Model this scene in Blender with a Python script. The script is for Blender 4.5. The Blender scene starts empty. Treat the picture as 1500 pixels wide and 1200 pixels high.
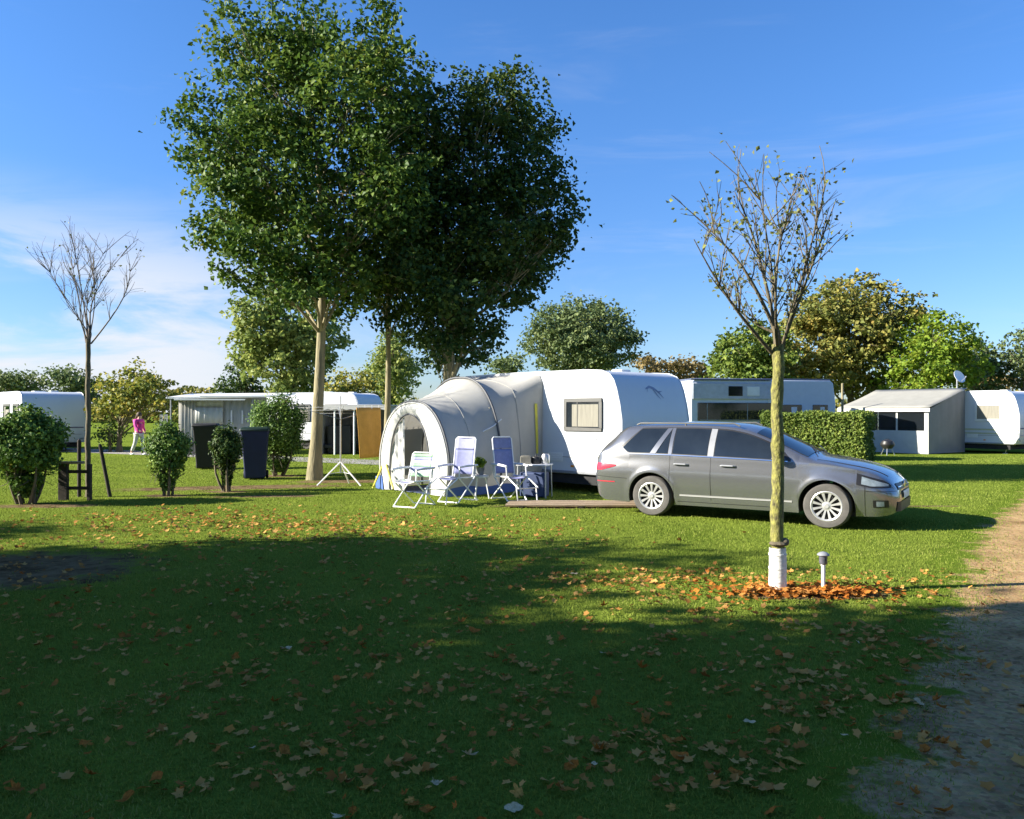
import bpy, bmesh, math, random
import numpy as np
from mathutils import Vector, Matrix

# ------------------------------------------------------------------ camera, sky, sun, exposure
S = bpy.context.scene
COL = S.collection
R = math.radians
EYE = 1.6

cam_d = bpy.data.cameras.new('camera'); cam = bpy.data.objects.new('camera', cam_d); COL.objects.link(cam)
cam.location = (0, 0, EYE); cam.rotation_euler = (R(90), 0, 0)
cam_d.sensor_width = 36.0; cam_d.lens = 28.8; cam_d.shift_y = 4 / 1500
cam_d.clip_start = 0.05; cam_d.clip_end = 5000
S.camera = cam

SUN_EL, SUN_AZ = R(25), R(8)                       # shadows run to +X and a little away
ld = Vector((math.cos(SUN_EL) * math.cos(SUN_AZ), math.cos(SUN_EL) * math.sin(SUN_AZ), -math.sin(SUN_EL)))
sun_d = bpy.data.lights.new('sun', 'SUN'); sun = bpy.data.objects.new('sun', sun_d); COL.objects.link(sun)
sun_d.energy = 5.0; sun_d.angle = R(0.5); sun_d.color = (1.0, 0.93, 0.80)
sun.rotation_euler = ld.to_track_quat('-Z', 'Y').to_euler(); sun.location = (-30, -10, 30)

W = bpy.data.worlds.new('World'); S.world = W; W.use_nodes = True
nt = W.node_tree; nt.nodes.clear()
def N(t, kind, **kw):
    n = t.nodes.new(kind)
    for k, v in kw.items():
        if k == 'ins':
            for a, b in v.items(): n.inputs[a].default_value = b
        else: setattr(n, k, v)
    return n
sky = N(nt, 'ShaderNodeTexSky', sky_type='NISHITA', sun_disc=False, sun_elevation=SUN_EL,
        sun_rotation=math.atan2(-ld.x, -ld.y), altitude=0, air_density=1.0, dust_density=0.35, ozone_density=2.2)
tc = N(nt, 'ShaderNodeTexCoord')
sep = N(nt, 'ShaderNodeSeparateXYZ'); nt.links.new(tc.outputs['Generated'], sep.inputs[0])
# thin cloud bank low on the left, wisps elsewhere
mp = N(nt, 'ShaderNodeMapping'); mp.inputs['Scale'].default_value = (1.0, 1.0, 3.2)
nt.links.new(tc.outputs['Generated'], mp.inputs['Vector'])
no = N(nt, 'ShaderNodeTexNoise', ins={'Scale': 4.2, 'Detail': 8.0, 'Roughness': 0.6, 'Distortion': 0.5})
nt.links.new(mp.outputs[0], no.inputs['Vector'])
def M(op, a, b=None, c=None, clamp=False, t=nt):
    n = N(t, 'ShaderNodeMath', operation=op, use_clamp=clamp)
    for i, x in enumerate((a, b, c)):
        if x is None: continue
        if isinstance(x, (int, float)): n.inputs[i].default_value = x
        else: t.links.new(x, n.inputs[i])
    return n.outputs[0]
def MR(x, a, b, c=0.0, d=1.0, t=nt):
    n = N(t, 'ShaderNodeMapRange', interpolation_type='SMOOTHSTEP', ins={1: a, 2: b, 3: c, 4: d})
    t.links.new(x, n.inputs[0]); return n.outputs[0]
low = MR(sep.outputs['Z'], 0.10, 0.27, 1.0, 0.0)                        # fades with height
az = M('SUBTRACT', M('MULTIPLY', sep.outputs['X'], -1.0), M('MULTIPLY', sep.outputs['Z'], 0.15))
left = MR(az, 0.02, 0.42)
bank = M('MULTIPLY', M('MULTIPLY', low, left), MR(no.outputs['Fac'], 0.33, 0.58))
mp2 = N(nt, 'ShaderNodeMapping'); mp2.inputs['Scale'].default_value = (1.2, 1.2, 7.5); mp2.inputs['Rotation'].default_value = (0.0, R(12), 0.0)
nt.links.new(tc.outputs['Generated'], mp2.inputs['Vector'])
no2 = N(nt, 'ShaderNodeTexNoise', ins={'Scale': 2.2, 'Detail': 6.0, 'Roughness': 0.6, 'Distortion': 0.6})
nt.links.new(mp2.outputs[0], no2.inputs['Vector'])
wisp = M('MULTIPLY', MR(no2.outputs['Fac'], 0.52, 0.80), MR(sep.outputs['Z'], 0.7, 0.08, 0.03, 0.22))
mask = M('MAXIMUM', M('MULTIPLY', bank, 0.97), wisp, clamp=True)
hsv = N(nt, 'ShaderNodeHueSaturation', ins={'Saturation': 1.15, 'Value': 1.0}); nt.links.new(sky.outputs[0], hsv.inputs['Color'])
mx = N(nt, 'ShaderNodeMix', data_type='RGBA'); nt.links.new(mask, mx.inputs['Factor'])
tint = N(nt, 'ShaderNodeMix', data_type='RGBA', blend_type='MULTIPLY', ins={'Factor': 1.0}); tg = N(nt, 'ShaderNodeMix', data_type='RGBA'); tg.inputs[6].default_value = (0.52, 0.63, 0.90, 1); tg.inputs[7].default_value = (0.60, 0.83, 1.12, 1)
nt.links.new(MR(sep.outputs['Z'], 0.0, 0.45), tg.inputs['Factor']); nt.links.new(tg.outputs[2], tint.inputs[7])
nt.links.new(hsv.outputs[0], tint.inputs[6]); nt.links.new(tint.outputs[2], mx.inputs[6]); mx.inputs[7].default_value = (4.1, 4.25, 4.6, 1)
bg = N(nt, 'ShaderNodeBackground', ins={'Strength': 0.071}); nt.links.new(mx.outputs[2], bg.inputs['Color'])
wo = N(nt, 'ShaderNodeOutputWorld'); nt.links.new(bg.outputs[0], wo.inputs['Surface'])

S.view_settings.view_transform = 'Standard'; S.view_settings.look = 'None'
S.view_settings.exposure = 1.6; S.view_settings.gamma = 1.0; S.view_settings.use_curve_mapping = False
S.render.engine = 'CYCLES'
S.cycles.max_bounces = 6; S.cycles.diffuse_bounces = 3; S.cycles.transparent_max_bounces = 8

# ------------------------------------------------------------------ helpers
def G(px, py):                                     # a ground point of the photograph, in metres
    Y = EYE * 1200 / (py - 604); return ((px - 750) / 1200 * Y, Y)
def P3(px, py, Y):
    return Vector(((px - 750) / 1200 * Y, Y, EYE - (py - 604) / 1200 * Y))
def tag(o, label=None, cat=None, group=None, kind=None):
    if label: o['label'] = label
    if cat: o['category'] = cat
    if group: o['group'] = group
    if kind: o['kind'] = kind
    return o
def thing(name, label, cat, loc=(0, 0, 0), rz=0.0, group=None):
    o = bpy.data.objects.new(name, None); COL.objects.link(o); o.empty_display_size = 0.2
    o.location = (loc[0], loc[1], loc[2] if len(loc) > 2 else 0.0); o.rotation_euler = (0, 0, rz)
    return tag(o, label, cat, group)

class MB:
    """collects shapes, builds ONE mesh object"""
    def __init__(s): s.v = []; s.f = []
    def add(s, vs, fs):
        b = len(s.v); s.v.extend([tuple(p) for p in vs]); s.f.extend([tuple(i + b for i in q) for q in fs]); return s
    def box(s, c, d, rot=None):
        x, y, z = d[0] / 2, d[1] / 2, d[2] / 2
        vs = [Vector(p) for p in ((-x,-y,-z),(x,-y,-z),(x,y,-z),(-x,y,-z),(-x,-y,z),(x,-y,z),(x,y,z),(-x,y,z))]
        if rot is not None: vs = [rot @ p for p in vs]
        c = Vector(c)
        return s.add([p + c for p in vs], [(0,3,2,1),(4,5,6,7),(0,1,5,4),(1,2,6,5),(2,3,7,6),(3,0,4,7)])
    def tube(s, pts, rad, n=8, cap=True):
        pts = [Vector(p) for p in pts]
        if isinstance(rad, (int, float)): rad = [rad] * len(pts)
        up = Vector((0, 0, 1)); rings = []; u = None
        for i, p in enumerate(pts):
            d = (pts[min(i + 1, len(pts) - 1)] - pts[max(i - 1, 0)])
            if d.length < 1e-9: d = Vector((0, 0, 1))
            d.normalize()
            if u is None: u = d.cross(up if abs(d.z) < 0.9 else Vector((1, 0, 0)))
            u = u - d * u.dot(d)
            if u.length < 1e-6: u = d.orthogonal()
            u.normalize(); w = d.cross(u)
            rings.append([p + (u * math.cos(2 * math.pi * k / n) + w * math.sin(2 * math.pi * k / n)) * rad[i] for k in range(n)])
        vs = [q for r in rings for q in r]; fs = []
        for i in range(len(pts) - 1):
            for k in range(n):
                a = i * n + k; b = i * n + (k + 1) % n
                fs.append((a, b, b + n, a + n))
        if cap: fs.append(tuple(range(n - 1, -1, -1))); fs.append(tuple((len(pts) - 1) * n + k for k in range(n)))
        return s.add(vs, fs)
    def grid(s, rows, closed=False):
        n = len(rows[0]); vs = [p for r in rows for p in r]; fs = []
        for i in range(len(rows) - 1):
            for k in range(n if closed else n - 1):
                a = i * n + k; b = i * n + (k + 1) % n
                fs.append((a, b, b + n, a + n))
        return s.add(vs, fs)
    def lathe(s, prof, n=24, mat=None, closed=False):
        vs = []; m = len(prof)
        for k in range(n):
            a = 2 * math.pi * k / n
            for r, z in prof:
                p = Vector((r * math.cos(a), r * math.sin(a), z)); vs.append(mat @ p if mat is not None else p)
        fs = []
        for k in range(n):
            for j in range(m if closed else m - 1):
                j2 = (j + 1) % m
                fs.append((k * m + j, ((k + 1) % n) * m + j, ((k + 1) % n) * m + j2, k * m + j2))
        return s.add(vs, fs)
    def prism(s, poly, h0, h1, f):                  # poly: 2-D points, f(a, b, h) -> 3-D
        n = len(poly); vs = [f(a, b, h0) for a, b in poly] + [f(a, b, h1) for a, b in poly]
        fs = [tuple(range(n)), tuple(range(2 * n - 1, n - 1, -1))]
        for k in range(n): fs.append((k, k + n, (k + 1) % n + n, (k + 1) % n))
        return s.add(vs, fs)
    def ball(s, c, r, n=12, m=8, sq=(1, 1, 1)):
        c = Vector(c); rows = []
        for j in range(m + 1):
            t = math.pi * j / m
            rows.append([c + Vector((r * sq[0] * math.sin(t) * math.cos(2 * math.pi * k / n), r * sq[1] * math.sin(t) * math.sin(2 * math.pi * k / n), r * sq[2] * math.cos(t))) for k in range(n)])
        return s.grid(rows, True)
    def build(s, name, mat, parent=None, smooth=35, bevel=0, fixn=True, seg=2):
        me = bpy.data.meshes.new(name); me.from_pydata(s.v, [], s.f)
        if fixn:
            bm = bmesh.new(); bm.from_mesh(me); bmesh.ops.remove_doubles(bm, verts=bm.verts, dist=1e-5)
            bmesh.ops.recalc_face_normals(bm, faces=bm.faces); bm.to_mesh(me); bm.free()
        me.materials.append(mat); me.update()
        if smooth:
            me.polygons.foreach_set('use_smooth', [True] * len(me.polygons)); me.set_sharp_from_angle(angle=R(smooth))
        o = bpy.data.objects.new(name, me); COL.objects.link(o); o.parent = parent
        if bevel:
            b = o.modifiers.new('bevel', 'BEVEL'); b.width = bevel; b.segments = seg; b.limit_method = 'ANGLE'; b.angle_limit = R(40)
        return o

def npmesh(name, v, f, mat, parent=None, smooth=False):
    v = np.asarray(v, np.float32); f = np.asarray(f, np.int32); k = f.shape[1]
    me = bpy.data.meshes.new(name)
    me.vertices.add(len(v)); me.vertices.foreach_set('co', v.ravel())
    me.loops.add(f.size); me.loops.foreach_set('vertex_index', f.ravel())
    me.polygons.add(len(f)); me.polygons.foreach_set('loop_start', np.arange(0, f.size, k, dtype=np.int32))
    if smooth: me.polygons.foreach_set('use_smooth', np.ones(len(f), bool))
    me.update(calc_edges=True); me.materials.append(mat)
    o = bpy.data.objects.new(name, me); COL.objects.link(o); o.parent = parent
    return o

def copy_tree(o, parent=None):
    c = o.copy(); COL.objects.link(c); c.parent = parent
    for ch in list(o.children): copy_tree(ch, c)
    return c

# ------------------------------------------------------------------ materials
def c4(c): return (c[0], c[1], c[2], 1.0)
def mat(name, col, rough=0.6, metal=0.0, var=0.12, scale=6.0, bump=0.0, bscale=60.0, spec=0.5, coat=0.0, col2=None, trans=0.0, stretch=None):
    m = bpy.data.materials.new(name); m.use_nodes = True; t = m.node_tree; b = t.nodes['Principled BSDF']
    b.inputs['Roughness'].default_value = rough; b.inputs['Metallic'].default_value = metal
    b.inputs['Specular IOR Level'].default_value = spec
    if coat: b.inputs['Coat Weight'].default_value = coat; b.inputs['Coat Roughness'].default_value = 0.05
    co = N(t, 'ShaderNodeTexCoord'); src = co.outputs['Object']
    if stretch:
        mpn = N(t, 'ShaderNodeMapping'); mpn.inputs['Scale'].default_value = stretch; t.links.new(src, mpn.inputs['Vector']); src = mpn.outputs[0]
    n = N(t, 'ShaderNodeTexNoise', ins={'Scale': scale, 'Detail': 5.0, 'Roughness': 0.6}); t.links.new(src, n.inputs['Vector'])
    a = tuple(max(0, x * (1 - var)) for x in col); d = tuple(min(1, x * (1 + var)) for x in (col2 or col))
    if col2: a = col
    r = N(t, 'ShaderNodeMapRange', ins={1: 0.3, 2: 0.7}); t.links.new(n.outputs['Fac'], r.inputs[0])
    mixn = N(t, 'ShaderNodeMix', data_type='RGBA'); t.links.new(r.outputs[0], mixn.inputs['Factor'])
    mixn.inputs[6].default_value = c4(a); mixn.inputs[7].default_value = c4(d)
    t.links.new(mixn.outputs[2], b.inputs['Base Color'])
    if bump:
        n2 = N(t, 'ShaderNodeTexNoise', ins={'Scale': bscale, 'Detail': 4.0}); t.links.new(src, n2.inputs['Vector'])
        bp = N(t, 'ShaderNodeBump', ins={'Strength': bump, 'Distance': 0.02}); t.links.new(n2.outputs['Fac'], bp.inputs['Height'])
        t.links.new(bp.outputs[0], b.inputs['Normal'])
    if trans:
        tr = N(t, 'ShaderNodeBsdfTranslucent'); t.links.new(mixn.outputs[2], tr.inputs['Color'])
        ms = N(t, 'ShaderNodeMixShader', ins={0: trans}); out = t.nodes['Material Output']
        t.links.new(b.outputs[0], ms.inputs[1]); t.links.new(tr.outputs[0], ms.inputs[2]); t.links.new(ms.outputs[0], out.inputs['Surface'])
    return m

def leafmat(name, cols, trans=0.35, rough=0.55, spec=0.2, nscale=0.6):
    """cols: list of (position, colour) picked per leaf"""
    m = bpy.data.materials.new(name); m.use_nodes = True; t = m.node_tree; b = t.nodes['Principled BSDF']
    b.inputs['Roughness'].default_value = rough; b.inputs['Specular IOR Level'].default_value = spec
    g = N(t, 'ShaderNodeNewGeometry'); n = N(t, 'ShaderNodeTexNoise', ins={'Scale': nscale, 'Detail': 2.0})
    co = N(t, 'ShaderNodeTexCoord'); t.links.new(co.outputs['Object'], n.inputs['Vector'])
    f = M('ADD', M('MULTIPLY', g.outputs['Random Per Island'], 0.6, t=t), M('MULTIPLY', M('SUBTRACT', n.outputs['Fac'], 0.3, t=t), 1.0, t=t), clamp=True, t=t)
    r = N(t, 'ShaderNodeValToRGB'); t.links.new(f, r.inputs[0])
    e = r.color_ramp.elements
    while len(e) < len(cols): e.new(0.5)
    for i, (p, c) in enumerate(cols): e[i].position = p; e[i].color = c4(c)
    t.links.new(r.outputs[0], b.inputs['Base Color'])
    tr = N(t, 'ShaderNodeBsdfTranslucent'); t.links.new(r.outputs[0], tr.inputs['Color'])
    ms = N(t, 'ShaderNodeMixShader', ins={0: trans}); out = t.nodes['Material Output']
    t.links.new(b.outputs[0], ms.inputs[1]); t.links.new(tr.outputs[0], ms.inputs[2]); t.links.new(ms.outputs[0], out.inputs['Surface'])
    return m

def glassmat(name, tint=(0.5, 0.55, 0.55), alpha=0.6):
    m = bpy.data.materials.new(name); m.use_nodes = True; t = m.node_tree; b = t.nodes['Principled BSDF']
    b.inputs['Base Color'].default_value = c4((0.02, 0.025, 0.03)); b.inputs['Roughness'].default_value = 0.04
    tr = N(t, 'ShaderNodeBsdfTransparent'); tr.inputs[0].default_value = c4(tint)
    n = N(t, 'ShaderNodeTexNoise', ins={'Scale': 3.0}); r = N(t, 'ShaderNodeMapRange', ins={3: alpha - 0.05, 4: alpha + 0.05}); t.links.new(n.outputs['Fac'], r.inputs[0])
    ms = N(t, 'ShaderNodeMixShader'); t.links.new(r.outputs[0], ms.inputs[0])
    t.links.new(b.outputs[0], ms.inputs[1]); t.links.new(tr.outputs[0], ms.inputs[2]); t.links.new(ms.outputs[0], t.nodes['Material Output'].inputs['Surface'])
    return m

MT = dict(
    caravan=mat('caravan_white', (0.59, 0.615, 0.65), 0.35, var=0.03, scale=2.0, bump=0.02, bscale=9, spec=0.5),
    caravan_roof=mat('caravan_roof', (0.70, 0.71, 0.70), 0.5, var=0.08, scale=3),
    frame=mat('window_frame_grey', (0.085, 0.085, 0.08), 0.5),
    trim=mat('grey_trim', (0.22, 0.23, 0.25), 0.45, var=0.1),
    dark=mat('dark_rubber', (0.016, 0.016, 0.017), 0.7, var=0.2),
    under=mat('dark_underside', (0.02, 0.02, 0.022), 0.9, var=0.3),
    glass_dark=mat('dark_glass', (0.012, 0.016, 0.02), 0.06, var=0.3, scale=2, spec=0.7),
    glass=glassmat('clear_glass'),
    blind=mat('beige_curtain', (0.20, 0.19, 0.155), 0.8, var=0.15, scale=5, stretch=(6, 6, 0.6)),
    canvas=mat('pale_canvas', (0.455, 0.445, 0.41), 0.8, var=0.06, scale=2.5, bump=0.12, bscale=5.0, trans=0.18),
    canvas_beige=mat('beige_canvas', (0.26, 0.255, 0.225), 0.85, var=0.08, scale=3, bump=0.15, bscale=9),
    canvas_white=mat('white_canvas', (0.56, 0.56, 0.54), 0.75, var=0.06, scale=4, bump=0.1, bscale=6.0, trans=0.2),
    canvas_grey=mat('grey_canvas', (0.22, 0.22, 0.22), 0.8, var=0.08, scale=2, bump=0.15, bscale=6.0, trans=0.1),
    piping=mat('dark_piping', (0.07, 0.075, 0.085), 0.6),
    yellow=mat('yellow_web', (0.62, 0.55, 0.06), 0.6),
    blue_flap=mat('blue_flap', (0.05, 0.11, 0.33), 0.6),
    navy=mat('navy_fabric', (0.035, 0.055, 0.13), 0.75),
    inner=mat('beige_inner', (0.38, 0.34, 0.26), 0.8, var=0.12, scale=3),
    white_tube=mat('white_tube', (0.80, 0.80, 0.80), 0.35, var=0.04),
    lavender=mat('lavender_mesh', (0.15, 0.165, 0.31), 0.7, var=0.12, scale=14),
    lavender_pale=mat('pale_lavender_mesh', (0.25, 0.26, 0.46), 0.7, var=0.12, scale=14),
    green_stripe=mat('green_stripe', (0.24, 0.40, 0.26), 0.7),
    white_fab=mat('white_fabric', (0.66, 0.66, 0.68), 0.7),
    wood=mat('weathered_wood', (0.27, 0.20, 0.13), 0.85, var=0.35, scale=5, bump=0.3, bscale=30, stretch=(1, 8, 8)),
    wood_dark=mat('dark_wood', (0.035, 0.027, 0.02), 0.9, var=0.4, scale=8, bump=0.3),
    ochre=mat('ochre_towel', (0.46, 0.245, 0.045), 0.95, var=0.10, scale=8, bump=0.4, bscale=60),
    bin_grey=mat('bin_dark_grey', (0.014, 0.0135, 0.017), 0.75, var=0.15),
    bin_navy=mat('bin_navy', (0.006, 0.013, 0.060), 0.75, var=0.15),
    bin_lid=mat('bin_lid_green', (0.010, 0.028, 0.018), 0.5, var=0.15),
    steel=mat('galvanised_steel', (0.45, 0.46, 0.47), 0.4, metal=0.8),
    paint=mat('silver_grey_paint', (0.215, 0.22, 0.232), 0.24, metal=0.7, var=0.03, scale=30, spec=0.5, coat=1.0),
    black_plastic=mat('black_plastic', (0.015, 0.015, 0.016), 0.45),
    alloy=mat('alloy_rim', (0.46, 0.455, 0.45), 0.35, metal=0.55, var=0.05),
    tyre=mat('dusty_tyre', (0.085, 0.080, 0.074), 0.9, var=0.2, scale=9, bump=0.2, bscale=80),
    redlamp=mat('red_lamp', (0.50, 0.025, 0.05), 0.15, var=0.15, scale=20, coat=0.6),
    clearlamp=mat('clear_lamp', (0.20, 0.24, 0.26), 0.12, var=0.3, scale=14, coat=0.8),
    amber=mat('amber', (0.7, 0.25, 0.02), 0.2),
    chrome=mat('chrome', (0.75, 0.75, 0.77), 0.15, metal=1.0, var=0.02),
    plate=mat('white_plate', (0.75, 0.75, 0.75), 0.4),
    bark=mat('brown_bark', (0.115, 0.095, 0.058), 0.9, var=0.4, scale=9, bump=0.8, bscale=26, stretch=(1, 1, 0.25)),
    bark_sun=mat('maple_bark', (0.23, 0.20, 0.115), 0.9, var=0.35, scale=8, bump=0.8, bscale=24, stretch=(1, 1, 0.2)),  # paler bark, for the maples behind the awning and the thin post
    bark_lichen=mat('lichen_bark', (0.060, 0.052, 0.028), 0.9, scale=34, bump=0.9, bscale=40, col2=(0.25, 0.24, 0.055), var=0.1, stretch=(1, 1, 0.55)),
    twig=mat('grey_twig', (0.12, 0.10, 0.085), 0.9, var=0.3),
    wrap=mat('white_trunk_wrap', (0.66, 0.65, 0.60), 0.75, var=0.12, scale=7, bump=0.35, bscale=24, stretch=(1, 1, 2.5)),
    soil=mat('soil', (0.14, 0.10, 0.065), 1.0, var=0.4, scale=5, bump=0.7, bscale=25),
    skin=mat('skin', (0.50, 0.30, 0.21), 0.6), hair=mat('hair', (0.06, 0.035, 0.02), 0.7),
    pink=mat('pink_jacket', (0.62, 0.045, 0.27), 0.8, scale=10), trouser=mat('pale_trousers', (0.55, 0.54, 0.52), 0.8),
)

# leaves -----------------------------------------------------------------------------------------
def unit(a): return a / np.maximum(np.linalg.norm(a, axis=1, keepdims=True), 1e-9)
def leaf_quads(rng, c, nrm, size, fold=0.18, width=0.38):
    n = len(c); nrm = unit(nrm); t = unit(np.cross(nrm, rng.normal(size=(n, 3)))); b = np.cross(nrm, t)
    s = np.asarray(size).reshape(-1, 1) * np.ones((n, 1))
    v = np.stack([c - t * s * .5, c + b * s * width + nrm * s * fold, c + t * s * .5 - nrm * s * fold * .6, c - b * s * width + nrm * s * fold], 1).reshape(-1, 3)
    i = np.arange(n) * 4
    f = np.concatenate([np.stack([i, i + 1, i + 2], 1), np.stack([i, i + 2, i + 3], 1)], 0)
    return v, f
def rdir(rng, n): return unit(rng.normal(size=(n, 3)))
def crown_points(rng, lobes, per, spread, dens, shell=(0.45, 1.0), squash=1.0):
    """lobes: (centre, radius). leaf clumps in the outer shell of each lobe -> centres, outward directions"""
    C, D = [], []
    for c, r in lobes:
        k = max(3, int(dens * r * r)); d = rdir(rng, k)
        rad = r * rng.uniform(shell[0], shell[1], (k, 1)) ** 0.7
        q = np.array(c) + d * rad * np.array([1, 1, squash])
        sc = spread * rng.uniform(0.55, 1.25, (k, 1))
        m = (per * rng.uniform(0.5, 1.4, k)).astype(int) + 1
        idx = np.repeat(np.arange(k), m)
        off = rng.normal(size=(len(idx), 3)) * sc[idx] * np.array([1, 1, 0.62])
        C.append(q[idx] + off); D.append(d[idx])
    return np.concatenate(C), np.concatenate(D)
def limb(mb, a, b, r0, r1, rng, n=5, bend=0.08, seg=6, sag=0.0):
    a = Vector(a); b = Vector(b); L = (b - a).length; pts = []
    o = Vector(rng.normal(size=3)) * L * bend
    for i in range(n + 1):
        t = i / n; pts.append(a.lerp(b, t) + o * math.sin(math.pi * t) + Vector((0, 0, sag * L * t * (1 - t))))
    mb.tube(pts, [r0 + (r1 - r0) * (i / n) for i in range(n + 1)], seg)
    return pts
def leafy_tree(name, label, cat, base, top_z, r0, lobes, bark, leaf, per=26, spread=0.3, dens=9, size=0.15, seed=1, group=None,
               lean=(0, 0), shell=(0.45, 1.0), twigs=0, fork=0.35, trunk_top=None):
    """base (x, y); lobes in world space; trunk and crown are the two parts"""
    rng = np.random.default_rng(seed); t = thing(name, label, cat, (base[0], base[1], 0), 0, group)
    bx = np.array([base[0], base[1], 0.0]); tb = MB(); n = 10; zt = trunk_top or top_z * 0.8
    cen = np.mean([l[0] for l in lobes], 0) - bx
    tp = []
    for i in range(n + 1):
        k = i / n
        tp.append(Vector((lean[0] * k + (cen[0] - lean[0]) * k ** 3 * 0.6 + 0.04 * math.sin(5 * k + seed), lean[1] * k + (cen[1] - lean[1]) * k ** 3 * 0.6, zt * k)))
    rr = [r0 * (1.0 - 0.8 * i / n) for i in range(n + 1)]; rr[0] *= 1.35
    tb.tube([tp[0] - Vector((0, 0, .1))] + tp, [rr[0] * 1.1] + rr, 12)
    for c, r in lobes:
        q = np.array(c) - bx; zf = np.clip(q[2] - 0.55 * math.hypot(q[0], q[1]) - 0.3, zt * fork, zt * 0.97)
        i = int(zf / zt * n); a = tp[min(i, n)]
        pts = limb(tb, a, q, rr[min(i, n)] * 0.42, 0.012, rng, 6, 0.05, 6, 0.25)
        for _ in range(7):
            st = pts[rng.integers(2, 6)]; e = q + np.clip(rng.normal(size=3), -1.2, 1.2) * r * 0.5
            limb(tb, st, e, max(0.008, r0 * .09), 0.004, rng, 3, 0.08, 4, 0.1)
    tb.build('trunk', bark, t, smooth=60, fixn=False)
    L2 = [(np.array(c) - bx, r) for c, r in lobes]
    C, D = crown_points(rng, L2, per, spread, dens, shell)
    if twigs:                                        # loose shoots that break the outline
        for _ in range(twigs):
            c, r = L2[rng.integers(len(L2))]; d = rdir(rng, 1)[0]; d[2] = abs(d[2]) * 1.2 + .15; d /= np.linalg.norm(d)
            k = rng.integers(7, 16); s = np.linspace(0.85, 1.35, k)[:, None]
            C = np.concatenate([C, np.array(c) + d * r * s + rng.normal(size=(k, 3)) * 0.07]); D = np.concatenate([D, np.repeat(d[None], k, 0)])
    nr = D * 0.55 + np.array([0, 0, 0.55]) + rng.normal(size=D.shape) * 0.6
    v, f = leaf_quads(rng, C, nr, size * rng.uniform(0.65, 1.3, len(C)))
    npmesh('crown', v, f, leaf, t)
    return t
# ------------------------------------------------------------------ ground, paths
SOIL = [(-6.6, 15.7, .55, .30, 0), (-5.75, 16.5, .5, .3, 0), (-5.85, 20.6, .8, .45, 0), (-5.2, 8.3, 1.5, 1.15, 0), (-5.9, 17.4, 2.6, 0.55, 0.22), (-3.9, 18.9, 1.3, 0.5, 0.1), (-8.0, 14.0, 1.0, 0.35, 0),
        (2.7, 7.15, 0.75, 0.17, 0.05), (1.15, 14.0, 1.5, 0.42, 0.0), (7.1, 13.95, 0.75, 0.10, 0.05), (-4.6, 15.6, 1.2, 0.25, 0.1)]
PATH_L = [G(1245, 1330), G(1290, 1200), G(1330, 1080), G(1372, 980), G(1400, 905), G(1424, 850), G(1441, 800), G(1456, 770), G(1482, 747), G(1505, 735)]
PATH_L = [(0.2, 1.4)] + PATH_L + [(12.5, 19.5), (17, 26), (30, 44)]
def noise2(x, y, s=0):
    return (np.sin(x * 3.1 + s) * np.cos(y * 2.7 - s * 1.3) + 0.6 * np.sin(x * 7.3 - y * 5.1 + s) + 0.4 * np.sin(x * 13.7 + y * 17.3 + 2 * s)) / 2.0

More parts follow.
